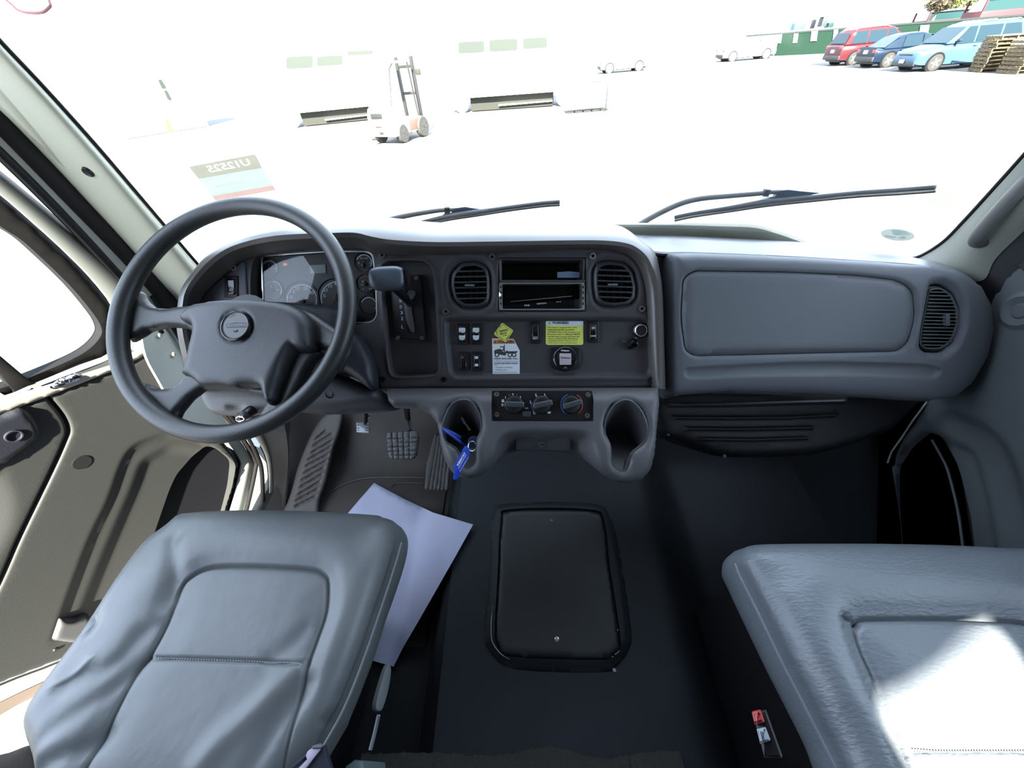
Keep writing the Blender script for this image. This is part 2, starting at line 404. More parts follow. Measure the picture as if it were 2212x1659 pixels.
# unseen rear wall: its window opening is shaped to cast the seat's sun patch
SEATZ = .585
seatP = Plane((0, 0, SEATZ), (0, 0, 1))
backP = Plane((0, -.62, 0), (0, 1, 0), (-1, 0, 0))
sv = np.array(SUNV)
def to_back(px, py):
    p = seatP.P(px, py); t = (-.62-p[1])/sv[1]; p = p+sv*t; return np.array([-p[0], p[2]])
wpx = [(1850, 1480), (1925, 1432), (1990, 1392), (2070, 1330), (2118, 1296), (2134, 1292), (2138, 1318), (2145, 1345), (2185, 1400), (2230, 1500), (2300, 1640), (2320, 1700), (2080, 1780), (2000, 1710), (1905, 1562)]
wb = np.array([to_back(*p) for p in wpx])
if sum(wb[i-1][0]*wb[i][1]-wb[i][0]*wb[i-1][1] for i in range(len(wb))) < 0: wb = wb[::-1]
print('rear window', wb.min(0), wb.max(0))
slot = rect(-.02, 1.02, .80, 1.50, .05)
oc = np.array([(-XR-.02, -.1), (-XL+.02, -.1), (-XL+.02, 1.68), (-XR-.02, 1.68)])
wbo = relief('wall_back', mDash, None, backP, oc, None, holes=[wb], step=.08, rings=((0, -.03),), hole_rings=((0, -.03),)); tag(wbo, kind='structure')
# windscreen
zz = np.linspace(.78, 1.66, 24); xx = np.linspace(XL+.05, XR-.05, 50)
V, Fc = loft([[(x, ws_y(x, z), z) for x in xx] for z in zz]); V, Fc = thick(V, Fc, .005)
w1 = mesh('window_1', V, Fc, mGlass); tag(w1, kind='structure')
# black dotted frit band / cowl outside along the bottom of the windscreen
mFrit = mat('cowl_plastic', (1.25, 1.22, 1.0), .8, bump=.5, bscale=500)
cpx = [(1000, 506), (1060, 501), (1130, 494), (1250, 487), (1350, 485), (1450, 486), (1560, 489), (1630, 492), (1680, 505), (1725, 521), (1745, 530)]
up_ = [WSP(x, y, .012) for x, y in crs(cpx, 4)]; lo_ = [WSP(x, 520+max(0, x-1400)*.05, .012) for x, y in crs(cpx, 4)]
V, Fc = loft([lo_, up_]); V, Fc = thick(V, Fc, .006)
tag(mesh('cowl', V, Fc, mFrit), 'speckled grey cowl strip along the foot of the windscreen in front of the glovebox', 'cowl')
# white bonnet beyond the windscreen
rows = []
for y, w, z in ((1.32, .80, .655), (1.6, .78, .53), (2.1, .74, .32), (2.35, .70, .20), (2.45, .68, .0), (2.48, .68, -.5)):
    rows.append([(XC+w*math.sin(t)*1.0 if abs(t) < 1.57 else 0, y-.12*abs(math.sin(t))**3, z-.28*(1-math.cos(t))) for t in np.linspace(-1.5, 1.5, 25)])
V, Fc = loft(rows); V, Fc = thick(V, [tuple(reversed(f)) for f in Fc], .01)
tag(mesh('bonnet', V, Fc, mWhite), 'white truck bonnet sloping away just beyond the windscreen', 'bonnet')
# ------------------------------------------------------------------ pillars
def strip(name, m, parent, A, B, bulge=0., n=(0, 0, 0), k=6, th=.008, mid=None, up=0):
    """a moulded strip between two 3D edges A and B (same count), domed towards n"""
    A, B = np.array(A), np.array(B); n = np.array(n, float); rows = []
    if up:                                  # carry the strip on up to the roof
        e = lambda Q, i, j: Q[i]+(Q[i]-Q[j])*((1.65-Q[i][2])/max(Q[i][2]-Q[j][2], 1e-4))
        A, B = (np.vstack([e(A, 0, 2)[None], A]), np.vstack([e(B, 0, 2)[None], B])) if up == 1 else (np.vstack([A, e(A, -1, -3)[None]]), np.vstack([B, e(B, -1, -3)[None]]))
    for i in range(k+1):
        t = i/k; rows.append(A*(1-t)+B*t+n*bulge*math.sin(math.pi*t))
    V, Fc = loft(rows)
    p = np.array(V); f = Fc[len(Fc)//2]; nn = np.cross(p[f[1]]-p[f[0]], p[f[-1]]-p[f[0]])
    if nn@(C0-p[f[0]]) < 0: Fc = [tuple(reversed(f)) for f in Fc]
    V, Fc = thick(V, Fc, th); return mesh(name, V, Fc, m, parent)
def onX(px, py, X): r = ray(px, py); return C0+r*(X/r[0])
OL = crs([(-90, -5), (0, 95), (90, 190), (200, 312), (290, 417), (358, 497), (425, 575), (475, 630)], 5)
IL = crs([(-90, 150), (0, 238), (100, 340), (200, 447), (260, 512), (303, 560), (380, 645), (420, 690)], 5)
pl1 = thing('trim_1', 'pale moulded cover of the left windscreen pillar with one round screw hole', 'trim', onX(200, 400, -.88)); pl1['kind'] = 'structure'
A = [WSP(x, y, -.012) for x, y in OL]; B = [onX(x, y, -.905) for x, y in IL]
strip('pillar_cover', mPill, pl1, A, B, .055, (.9, -.4, .0), 14, up=1)
tube('glass_seal', [WSP(x+3, y-3, -.006) for x, y in OL], .004, mBlk, pl1)
best = None
for ia in range(len(A)):
    for tt in np.linspace(0, 1, 41):
        p3 = np.array(A[ia])*(1-tt)+np.array(B[ia])*tt+np.array([.9, -.4, 0])*.055*math.sin(math.pi*tt); d3 = p3-C0; dz = d3@WW
        e3 = (CX+F*(d3@RR)/dz-201)**2+(CY-F*(d3@UU)/dz-377)**2
        if best is None or e3 < best[0]: best = (e3, p3, ia, tt)
hp = best[1]; tg_ = np.array(A[best[2]+1])-np.array(A[best[2]-1]); ac_ = (np.array(B[best[2]])-np.array(A[best[2]]))+np.array([.9, -.4, 0])*.055*math.pi*math.cos(math.pi*best[3])
strip_n = Vector(np.cross(tg_, ac_)).normalized(); strip_n = strip_n if strip_n.dot(Vector(C0-hp)) > 0 else -strip_n
lathe('screw_hole', mBlk, pl1, Matrix.Translation(Vector(hp)+strip_n*.0) @ strip_n.to_track_quat('Z', 'Y').to_matrix().to_4x4(), [(.0001, .002), (.006, .002), (.0085, .004), (.010, .0), (.010, -.03)], 20)
BX = -.915
def twoline(name, m, a, b, X1, X2, th=.006, bul=0., par=None): return strip(name, m, par, [onX(x, y, X1) for x, y in crs(a, 4)], [onX(x, y, X2) for x, y in crs(b, 4)], bul, (1, -.2, 0), 6, th)
pf = thing('trim_2', 'door opening frame on the left side with dark rubber seals', 'trim', onX(330, 700, -.915)); pf['kind'] = 'structure'
twoline('rubber_seal', mRub, [(-90, 132), (0, 220), (158, 388), (311, 552), (408, 662), (478, 752)], [(-90, 208), (0, 294), (130, 427), (260, 560), (345, 655), (440, 770)], -.908, -.918, .01, .008, pf)
twoline('pillar_flange', mPaint, [(-90, 200), (0, 286), (134, 422), (266, 554), (351, 650), (430, 765)], [(-90, 234), (0, 320), (118, 446), (250, 584), (325, 672), (400, 775)], -.918, -.922, .006, 0, pf)
twoline('hinge_pillar', mat('pillar_paint_lit', (1.35, 1.4, 1.22), .4), [(300, 640), (340, 690), (400, 765), (450, 850), (500, 930)], [(262, 652), (300, 702), (316, 770), (352, 838), (400, 930)], -.917, -.921, .006, 0, pf)  # cab paint brightened in colour to make up for light missing here
for x, y in ((345, 724), (375, 765)): lathe('bolt', mPaint, pf, Matrix.Translation(Vector(onX(x, y, -.914))) @ Matrix.Rotation(math.pi/2, 4, 'Y'), [(.0001, .005), (.004, .004), (.006, 0)], 14)
tube('weatherstrip', [onX(x, y, -.905) for x, y in crs([(330, 640), (380, 715), (430, 800), (500, 900), (530, 935), (556, 985), (566, 1025), (567, 1110), (560, 1180)], 5)], .007, mDRub, pf)
tube('weatherstrip', [onX(x, y, -.925) for x, y in crs([(-90, 250), (0, 332), (125, 456), (260, 600), (300, 650), (345, 720)], 5)], .010, mBlk, pf)
twoline('sill_trim', mat('sill_trim', (.16, .16, .15), .5), [(505, 875), (545, 940), (575, 1000), (578, 1110), (570, 1200)], [(530, 870), (568, 935), (588, 1005), (590, 1110), (585, 1200)], -.900, -.885, .006, .004, pf)
kp = strip('kick_panel', mFoot, pf, [onX(x, y, -.885) for x, y in crs([(530, 870), (568, 935), (588, 1005), (590, 1110), (585, 1200)], 4)], [onX(x, y, -.80) for x, y in crs([(600, 870), (618, 935), (622, 1005), (610, 1110), (600, 1200)], 4)], .01, (1, -.2, 0), 6, .006)
# right windscreen pillar and grab handle
OR_ = crs([(1950, 566), (1990, 556), (2040, 525), (2085, 480), (2140, 420), (2212, 340), (2300, 240)], 5)
IR_ = crs([(2075, 600), (2105, 608), (2130, 600), (2150, 560), (2200, 510), (2260, 455), (2340, 380)], 5)
pr = thing('trim_3', 'pale moulded cover of the right windscreen pillar beside the grab handle', 'trim', onX(2120, 520, 1.03)); pr['kind'] = 'structure'
strip('pillar_cover', mat('right_pillar_trim', (.50, .51, .43), .55, bump=.3, bscale=160), pr, [WSP(x, y, -.012) for x, y in OR_], [onX(x, y, 1.055) for x, y in IR_], .02, (-.9, -.4, 0), 14, up=2)
strip('pillar_trim_edge', mBlk, pr, [onX(x, y, 1.057) for x, y in IR_], [onX(x+75, y+70, 1.075) for x, y in IR_], .0, (-1, 0, 0), 6)
tube('glass_seal', [WSP(x-2, y-3, -.006) for x, y in OR_], .004, mBlk, pr)
gh = [onX(2270, 340, 1.02), onX(2212, 398, 1.00), onX(2160, 453, .995), onX(2128, 490, .995), onX(2112, 512, 1.0), onX(2113, 522, 1.02), onX(2140, 520, 1.045)]
g = tube('grab_handle', crs(gh, 6), .0135, mat('grab_handle_plastic', (.22, .22, .20), .5, bump=.2, bscale=500), None, n=16); tag(g, 'grey grab handle on the right windscreen pillar', 'handle')
for a, b, c, d, X, m_ in (((2180, 600), (2350, 430), (2160, 640), (2350, 470), 1.075, mRub), ((2150, 650), (2350, 480), (2135, 690), (2350, 530), 1.08, mBrow)):
    strip('door_seal', m_, pr, [onX(*a, X), onX(*b, X)], [onX(*c, X), onX(*d, X)], .004, (-1, 0, 0))
# ------------------------------------------------------------------ left door, standing open
DA = math.radians(25); DL = Plane((-.925, .80, 0), (math.cos(DA), -math.sin(DA), 0))
dl = thing('door_1', 'left cab door standing open with grey trim card and round dark plug', 'door', DL.W([(-.3, .3)], 0)[0]); dl['kind'] = 'structure'
cardpx = [(-220, 970), (0, 888), (98, 852), (243, 795), (290, 772), (322, 742), (345, 765), (375, 812), (425, 885), (470, 935), (512, 985), (520, 1003), (512, 1055), (498, 1110), (470, 1200), (400, 1290), (300, 1350), (200, 1400), (130, 1431), (0, 1482), (-220, 1585)]
pock = [(448, 962), (480, 975), (512, 1003), (506, 1055), (492, 1110), (462, 1195), (380, 1230), (322, 1215), (348, 1138), (374, 1063), (389, 1030)]
c1 = [(441, 940), (380, 930), (336, 936), (284, 959), (254, 1000), (224, 1082), (181, 1171), (126, 1318), (101, 1390)]
c2 = [(440, 965), (380, 958), (337, 973), (299, 1002), (274, 1065), (219, 1192), (168, 1318), (150, 1380)]
split = [(98, 852), (112, 866), (138, 899), (149.5, 929), (142, 955), (112, 1022), (45, 1160), (0, 1262), (-70, 1400)]
P_ = lambda pts, n=4: DL.LL(crs(pts, n)); step1 = np.vstack([P_(c1), DL.LL([(300, 1345), (520, 1200), (520, 1003)])]); step2 = np.vstack([P_(c2), DL.LL([(300, 1340), (515, 1200), (515, 1010)])])
spl = P_(split); arm = DL.LL(crs([(-150, 1085), (0, 1010), (25, 1030), (42, 1075), (40, 1120), (25, 1160), (0, 1205), (-120, 1400)], 4))
def hcard(P, d):
    h = rnd(d, .018)+inset(P, step1, .008, .03)+inset(P, step2, .010, .045)+groove(P, spl, .010, .0035, False)
    s = inpoly(P, arm); return h-np.where(s, .012*sst(pdist(P, arm), 0, .05), 0)
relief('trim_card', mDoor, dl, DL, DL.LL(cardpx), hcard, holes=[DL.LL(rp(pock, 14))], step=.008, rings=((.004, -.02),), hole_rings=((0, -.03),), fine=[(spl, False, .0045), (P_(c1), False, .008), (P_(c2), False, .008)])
slab('door_pocket', mat('navy_pocket_left', (.0025, .003, .006), .8, spec=.2), dl, DL, DL.LL([(430, 930), (535, 990), (500, 1230), (300, 1260), (340, 1100)], -.035), -.035, .01)
ledge = [(-220, 918), (0, 856), (64, 842), (239, 787), (290, 757), (318, 730), (334, 746), (300, 773), (243, 800), (98, 857), (0, 893), (-220, 975)]
relief('sill_ledge', mat('door_ledge', (.42, .40, .34), .5), dl, DL, DL.LL(ledge), lambda P, d: rnd(d, .004)+.007, step=.006, rings=((0, -.03),))
arpx = [(-160, 975), (0, 900), (45, 878), (71, 895), (93, 929), (90, 946), (19, 1003), (0, 1009), (-160, 1085)]
relief('armrest_panel', mat('dark_blue_grey_plastic', (.010, .012, .019), .5, bump=.3, bscale=600), dl, DL, DL.LL(rp(arpx, 9), .012), lambda P, d: .012+rnd(d, .01), step=.008, rings=((0, -.02),))
c = DL.L(28, 941, .01); lathe('screw_cap', mNavy, dl, DL.M(c[0], c[1], .010), [(.0001, .001), (.010, .001), (.011, .006), (.013, .006), (.014, 0)], 24)
c = DL.L(177, 999, 0); lathe('round_plug', mat('plug', (.006, .007, .006), .8, spec=.2), dl, DL.M(c[0], c[1], -.004), [(.0001, .0055), (.0175, .0055), (.0185, .003), (.0185, -.01)], 28)
relief('pocket_bracket', mat('bracket_grey', (.06, .06, .06), .45), dl, DL, DL.LL(rp([(131, 1337), (165, 1341), (198, 1330), (205, 1392), (160, 1392), (114, 1386)], 8), .008), lambda P, d: .010+rnd(d, .012), step=.005, rings=((0, -.03),))
c = DL.L(120, 1403, 0); lathe('screw', mBlk, dl, DL.M(c[0], c[1], -.002), [(.0001, .006), (.004, .006), (.006, .001)], 12)
# painted door shell round the card, with seals
def dstrip(name, m, a, b, h1, h2, bul=0., n=4, th=.008): return strip(name, m, dl, [DL.P(x, y, h1) for x, y in crs(a, n)], [DL.P(x, y, h2) for x, y in crs(b, n)], bul, DL.n, 6, th)
dstrip('door_shell', mPaint, [(415, 855), (470, 925), (518, 990), (520, 1020), (498, 1110), (470, 1210)], [(440, 850), (500, 925), (543, 990), (546, 1015), (524, 1110), (495, 1215)], -.018, -.03, .004)
tube('door_seal', [DL.P(x, y, -.028) for x, y in crs([(448, 850), (508, 925), (549, 990), (551, 1015), (530, 1110), (500, 1215)], 5)], .008, mDRub, dl)
dstrip('door_shell', mat('cream_paint', (.62, .60, .50), .4), [(-220, 1585), (0, 1482), (130, 1431), (300, 1350)], [(-220, 1628), (0, 1516), (115, 1462), (290, 1385)], -.01, -.03, .006)
dstrip('door_seal', mat('brown_seal', (.20, .15, .11), .6), [(-220, 1632), (0, 1518), (115, 1464), (290, 1386)], [(-220, 1672), (0, 1545), (60, 1512), (280, 1405)], -.03, -.05, .006)
# window frame of the door
dstrip('window_frame', mat('frame_paint_shaded', (.12, .13, .118), .45), [(-200, 215), (-90, 300), (0, 368), (100, 450), (205, 540), (284, 607), (330, 665), (330, 720)], [(-200, 275), (-90, 350), (0, 418), (70, 478), (138, 540), (200, 603), (248, 668), (262, 740)], -.02, -.02, .012)  # door paint darkened: the frame's shade is put into its colour
wfo = [(-330, 190), (-120, 326), (0, 418), (70, 478), (138, 540), (200, 603), (248, 668), (250, 720), (240, 765), (176, 791), (67, 836), (0, 862), (-200, 910), (-520, 1000)]
wfi = [(-330, 270), (-120, 400), (0, 488), (40, 514), (71, 540), (149.5, 615), (202, 678), (219, 708), (217, 727), (194, 753), (149.5, 779), (52, 820), (0, 839), (-200, 885), (-520, 960)]
relief('window_rubber', mDRub, dl, DL, DL.LL(crs(wfo, 3, True), -.02), lambda P, d: -.02+rnd(d, .01), holes=[DL.LL(crs(wfi, 3, True), -.02)], step=.014, rings=((0, -.03),), hole_rings=((0, -.03),))
slab('window_divider', mDRub, dl, DL, DL.LL([(-130, 640), (-70, 685), (0, 768), (52, 812), (75, 828), (30, 848), (0, 812), (-70, 745), (-160, 690)], -.02), -.018, .02, .004)
slab('window_pane', glass('side_glass', (.93, .97, .96), .6), dl, DL, DL.LL(crs(wfi, 3, True), -.045)*1.0, -.045, .004)
lk = thing('door_latch', 'chrome door release lever on the left door ledge', 'latch', DL.P(140, 822, .006))
slab('latch_plate', mChrome, lk, DL, DL.LL(rp([(104, 838), (128, 822), (165, 808), (178, 814), (172, 822), (120, 842)], 6), .008), .008, .01, .002)
lathe('latch_knob', mChrome, lk, DL.M(*DL.L(136, 824, .012), .006), [(.0001, .014), (.006, .012), (.008, .006), (.006, 0)], 18)
slab('latch_lever', mChrome, lk, DL, DL.LL(rp([(144, 818), (158, 811), (164, 820), (150, 828)], 3), .014), .016, .012, .003)
lathe('latch_knob', mSteel, lk, DL.M(*DL.L(120, 834, .010), .006), [(.0001, .010), (.004, .009), (.005, 0)], 14)
lk2 = slab('window_latch', mGrP, None, DL, DL.LL(rp([(-60, 896), (0, 866), (45, 849), (62, 853), (52, 865), (0, 886), (-60, 915)], 8), .006), .006, .01, .003); tag(lk2, 'grey recessed latch at the rear end of the left door ledge', 'latch')
# ------------------------------------------------------------------ right door
DR = Plane((1.06, 0, 0), (-1, 0, 0), (0, -1, 0))
dr = thing('door_2', 'right cab door closed with dark grey card and navy pocket', 'door', (1.06, .4, .6)); dr['kind'] = 'structure'
rc = [(1945, 948), (2000, 868), (2030, 820), (2110, 745), (2135, 650), (2165, 600), (2212, 560), (2300, 500), (2500, 480), (2700, 700), (2700, 1500), (2212, 1400), (2060, 1330), (1925, 1290), (1912, 1010)]
k1 = [(2035, 880), (2100, 895), (2160, 935), (2200, 1000), (2230, 1100), (2270, 1260), (2290, 1380)]; k2 = [(2005, 925), (2050, 950), (2090, 970), (2110, 1020), (2130, 1100), (2160, 1260), (2175, 1380)]
def hr(P, d):
    a = np.vstack([DR.LL(crs(k1, 4)), DR.LL([(2000, 1400), (1900, 1250), (1905, 1000), (1960, 940)])]); b = np.vstack([DR.LL(crs(k2, 4)), DR.LL([(2000, 1400), (1900, 1250), (1905, 1000), (1960, 940)])])
    return rnd(d, .01)+inset(P, a, .016, .03)+inset(P, b, .015, .025)
rpock = [(1990, 928), (2010, 945), (2040, 1000), (2052, 1040), (2070, 1120), (2085, 1250), (1930, 1270), (1918, 1100), (1917, 1010), (1945, 965)]
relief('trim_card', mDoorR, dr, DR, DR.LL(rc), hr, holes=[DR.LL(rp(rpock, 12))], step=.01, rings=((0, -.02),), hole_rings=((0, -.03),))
slab('door_pocket', mNavy, dr, DR, DR.LL([(1900, 900), (2060, 920), (2120, 1300), (1890, 1300)], -.035), -.035, .01)
tube('pocket_edge', [DR.P(x, y, -.028) for x, y in crs([(2013, 950), (2042, 1003), (2054, 1040), (2072, 1120), (2086, 1240)], 5)], .003, mDash, dr)
tube('door_edge', [DR.P(x, y, .004) for x, y in [(2004, 866), (1972, 908), (1948, 945), (1926, 975), (1917, 1000)]], .0022, mPaint, dr)
tube('window_frame', crs([(1.075, .74, .90), (1.07, .66, 1.15), (1.06, .50, 1.50), (1.05, .42, 1.60), (1.05, .1, 1.62), (1.05, -.13, 1.62), (1.06, -.15, 1.3), (1.075, -.15, .90)], 4), .022, mRub, dr, n=10)
mesh('window_pane', *prism_vf([(1.075, .74, .86), (1.07, .66, 1.15), (1.06, .50, 1.50), (1.05, .42, 1.60), (1.05, -.13, 1.60), (1.075, -.15, .86)], (-1, 0, 0), .004), glass('side_glass_right', (.93, .97, .96), .6), dr, False)
lathe('armrest_plug', mDoorR, dr, DR.M(*DR.L(2205, 672, 0), 0), [(.0001, .004), (.013, .004), (.016, .001), (.03, .006), (.04, 0)], 26)
# ------------------------------------------------------------------ dashboard
DP = Plane(PD(1170, 640, .82), camv(0, -.1736, .9848))
DPX = lambda pts, h=0.: DP.LL(pts, h)
dash = thing('dashboard', 'grey truck dashboard with charcoal centre panel spanning the cab under the windscreen', 'dashboard', DP.o)
st = [((414, 835), (426, 835), (452, 825), .02), ((397, 765), (409, 765), (440, 757), .03), ((386, 705), (398, 705), (432, 700), .04), ((389, 655), (400, 655), (432, 650), .050), ((396, 627), (407, 628), (440, 632), .055), ((414, 598), (424, 601), (466, 606), .06), ((445, 561), (455, 567), (490, 585), .06),
      ((485, 532), (494, 540), (520, 560), .06), ((537, 514), (543, 523), (560, 546), .06), ((590, 503), (595, 513), (616, 539), .06), ((642, 498), (646, 509), (680, 535), .058), ((708, 496), (710, 507), (735, 532), .055),
      ((760, 493), (765, 506), (780, 533), .05), ((806, 496), (803, 514), (815, 544), .045), ((850, 500), (848, 521), (865, 546), .04), ((939, 508), (939, 526), (940, 545), .035), ((1058, 507), (1058, 525), (1058, 543), .03),
      ((1208, 508), (1208, 523), (1208, 534), .028), ((1297, 508), (1300, 523), (1300, 533), .026), ((1357, 514), (1352, 529), (1345, 542), .024), ((1387, 529), (1378, 541), (1370, 556), .022),
      ((1410, 547), (1398, 562), (1386, 580), .020), ((1422, 590), (1414, 600), (1396, 612), .018), ((1428, 640), (1421, 640), (1401, 645), .016), ((1431, 740), (1425, 740), (1406, 740), .015), ((1434, 842), (1428, 840), (1412, 836), .015)]
o_, c_, i_, hh = [crs([s[k] for s in st], 5) for k in range(3)]+[crs([(s[3], 0) for s in st], 5)[:, 0]]
Oe = np.array([DP.P(p[0], p[1], h-.030) for p, h in zip(o_, hh)]); Cr = np.array([DP.P(p[0], p[1], h) for p, h in zip(c_, hh)])
In = np.array([DP.P(p[0], p[1], .001) for p in i_]); mid1 = Cr*.45+In*.55+np.outer(hh*.30, DP.n); cm = Cr*.80+In*.2+np.outer(hh*.16, DP.n); mid0 = Oe*.45+Cr*.55+np.outer(np.minimum(hh, .03)*.16, DP.n)
n8 = len(Oe); fw = np.clip((np.arange(n8)-5*20)/20, 0, 1)[:, None]
Fw = Oe+np.array([0, .10, -.02])*(1-fw)+np.array([0, .0, 0])*fw-np.outer(fw[:, 0]*.04, DP.n); Fw2 = Oe+np.array([0, .25, -.09])*(1-fw)-np.outer(fw[:, 0]*.06, DP.n)
V, Fc = loft([Fw2, Fw, Oe, mid0, Cr, cm, mid1, In, In-DP.n*.03]); V, Fc = thick(V, Fc, .004)
mesh('dash_brow', V, [tuple(reversed(f)) for f in Fc], mBrow, dash)
# centre and instrument panel face
inner = [tuple(p) for p in i_]
outl = inner+[(1412, 838), (1100, 840), (818, 841), (812, 800), (790, 745), (740, 790), (600, 800), (440, 760), (405, 700)]
clus = [(543, 705), (541, 640), (541, 600), (545, 566), (556, 551), (640, 543), (720, 539), (790, 540), (804, 546), (811, 575), (814, 640), (816, 680), (811, 693), (800, 698), (700, 706)]
shif = [(824, 575), (838, 564), (870, 562), (915, 564), (930, 573), (936, 590), (946, 733), (947, 798), (943, 808), (930, 811), (860, 814), (848, 812), (842, 800), (838, 771), (826, 625)]
swp = [(962, 690), (1100, 689), (1392, 689), (1405, 700), (1410, 800), (1402, 812), (1100, 814), (985, 815), (972, 805), (965, 750)]
vL = [(995, 566), (1030, 563), (1050, 572), (1059, 595), (1060, 640), (1056, 657), (1040, 666), (1000, 666), (980, 650), (972, 620), (974, 590)]
vR = [(1290, 566), (1310, 561), (1350, 565), (1368, 585), (1376, 620), (1374, 645), (1360, 660), (1330, 664), (1300, 662), (1286, 650), (1281, 620), (1281, 585)]
rad = rect(1076, 556, 1266, 673)
L_ = {k: DPX(rp(v, r)) for k, v, r in (('clus', clus, 10), ('shif', shif, 6), ('swp', swp, 10), ('vL', vL, 8), ('vR', vR, 8), ('rad', rad, 2))}
lbin = DPX([(405, 700), (440, 640), (470, 608), (500, 582), (524, 560), (533, 600), (536, 720)])
swps = L_['swp']
def hpanel(P, d):
    dq = pdist(P, swps); h = inset(P, swps, .009, .006)+.003*np.exp(-((dq-.005)/.004)**2)*(~inpoly(P, swps))*sst(dq, 0, .004)
    for k in ('vL', 'vR'): h = h-.004*np.exp(-(pdist(P, L_[k])/.005)**2)+.003*np.exp(-((pdist(P, L_[k])-.012)/.006)**2)
    h = h+.003*np.exp(-((pdist(P, L_['shif'])-.002)/.003)**2)
    return h+rnd(d, .004)
relief('centre_panel', mTrim, dash, DP, DPX(outl), hpanel, holes=[L_['clus'], L_['shif'], L_['vL'], L_['vR'], L_['rad']], lines=[L_['swp']], fine=[(L_['swp'], True, .004), (L_['shif'], True, .003), (L_['vL'], True, .005), (L_['vR'], True, .005)], step=.0045, rings=((0, -.012),), hole_rings=((0, -.03),))
slab('headlamp_switch_panel', mDash, dash, DP, DPX(crs([(412, 690), (440, 640), (466, 612), (498, 588), (524, 566), (530, 600), (533, 660), (536, 720)], 3), .004), .004, .01, .002)
# shifter bay
shb = DPX(rp(shif, 8), -.028)
slab('shifter_bay_floor', mTrim, dash, DP, DPX([(815, 550), (955, 550), (960, 830), (830, 830)], -.03), -.03, .006)
gs = thing('gear_selector', 'black automatic gear selector lever with blue-grey knob right of the steering wheel', 'gear selector', DP.P(880, 660, -.02))
slab('selector_plate', mBlk, gs, DP, DPX(rp([(841, 600), (908, 592), (921, 735), (849, 730)], 4), -.016), -.016, .014, .002)
slab('gate_slot', mBlkG, gs, DP, DPX([(874, 606), (888, 605), (897, 718), (880, 720)], -.0150), -.0150, .004)
slab('gate_arc', mTrim, gs, DP, DPX(crs([(872, 640), (884, 640), (893, 690), (896, 715), (889, 716), (878, 690)], 3, True), -.014), -.0095, .01, .002)
lettering('gear_letters', mInkW, gs, [tpx(DP, s, x-2.2, y-3.4, x+2.2, y+3.4, -.0155, .01) for s, x, y in (('N', 865, 650), ('D', 866, 663), ('3', 867.5, 675.5), ('2', 868.5, 688), ('L', 869.5, 706))])
for x, y in ((899, 600), (911, 730), (859, 730)): lathe('screw', mBrow, gs, DP.M(*DPX([(x, y)], -.014)[0], -.016), [(.0001, .001), (.002, .001), (.0035, .003), (.0045, .0015), (.005, 0)], 14)
kc = DP.L(838, 602, .075); KM = DP.M(kc[0], kc[1], .072, math.radians(3))
def superell(M, sx, sy, sz, e=.45, n=28, k=16):
    rows = []; pw = lambda x: math.copysign(abs(x)**e, x)
    for i in range(k+1):
        a = -math.pi/2+math.pi*i/k; rows.append([M @ Vector((sx*pw(math.cos(a))*pw(math.cos(t)), sy*pw(math.cos(a))*pw(math.sin(t)), sz*pw(math.sin(a)))) for t in np.linspace(0, 2*math.pi, n, False)])
    return loft(rows, True)
V, Fc = superell(KM, .0345, .0225, .021, .55); mesh('knob', V, Fc, mat('knob_plastic', (.095, .125, .160), .4, bump=.1, bscale=900), gs)
for k in range(3): box('knob_rib', mBlk, gs, KM @ Matrix.Translation((.033+.0022*k, .000-.003*k, -.002-.002*k)), .0015, .035-.003*k, .030, .0005)
tube('lever', [DP.P(852, 622, .060), DP.P(866, 634, .035), DP.P(879, 646, .010), DP.P(885, 655, -.012)], [.008, .0085, .009, .008], mBlk, gs, n=12)
lathe('lever_joint', mat('joint', (.07, .08, .10), .4), gs, DP.M(*DPX([(882, 632)], .02)[0], -.01) @ Matrix.Rotation(.4, 4, 'X'), [(.0001, .030), (.006, .027), (.008, .018), (.008, 0)], 16)
# screws
for x, y, kind in ((825, 551, 0), (1063, 555, 0), (1281, 553, 1), (963, 673, 0), (1387, 667, 0), (504, 578, 1), (826, 819, 2), (958, 820, 2), (1407, 822, 2)):
    lathe('screw', (mBrow, mGalv, mBlk)[kind], dash, DP.M(*DPX([(x, y)], .003)[0], .003), [(.0001, -.002), (.0030, -.002), (.0035, .0015), (.0062, .0015), (.0072, -.002)] if kind < 2 else [(.0001, -.002), (.0045, -.002), (.005, .001), (.0062, .001), (.0068, -.002)], 18)
    if kind < 2: lathe('screw_socket', mBlkG, dash, DP.M(*DPX([(x, y)], .003)[0], .0012), [(.0001, .0008), (.0028, .0006), (.003, 0)], 6)
# instrument cluster
cl = thing('instrument_cluster', 'instrument cluster with speedometer, tachometer and small gauges behind the steering wheel', 'instrument cluster', DP.P(690, 620, -.03))
ch = -.034
mFace = mat('cluster_face', (.045, .042, .042), .45); mDial = mat('dial_face', (.030, .028, .030), .45)
slab('cluster_face', mFace, cl, DP, DPX([(530, 530), (830, 530), (835, 720), (530, 720)], ch), ch, .008)
relief('bezel', mBlk, cl, DP, DPX([(534, 525), (830, 525), (832, 715), (534, 715)], ch+.006), lambda P, d: P[:, 0]*0+ch+.006, holes=[DPX(rp([(566, 556), (700, 546), (790, 545), (803, 552), (809, 600), (811, 682), (806, 691), (796, 695), (570, 699)], 7), ch+.006)], step=.02, hole_rings=((0, -.005),))
dials = [(582, 580, 19), (590, 626, 21), (652, 647, 37), (728, 643, 40), (786, 567, 19), (790, 613, 19), (796, 659, 19)]
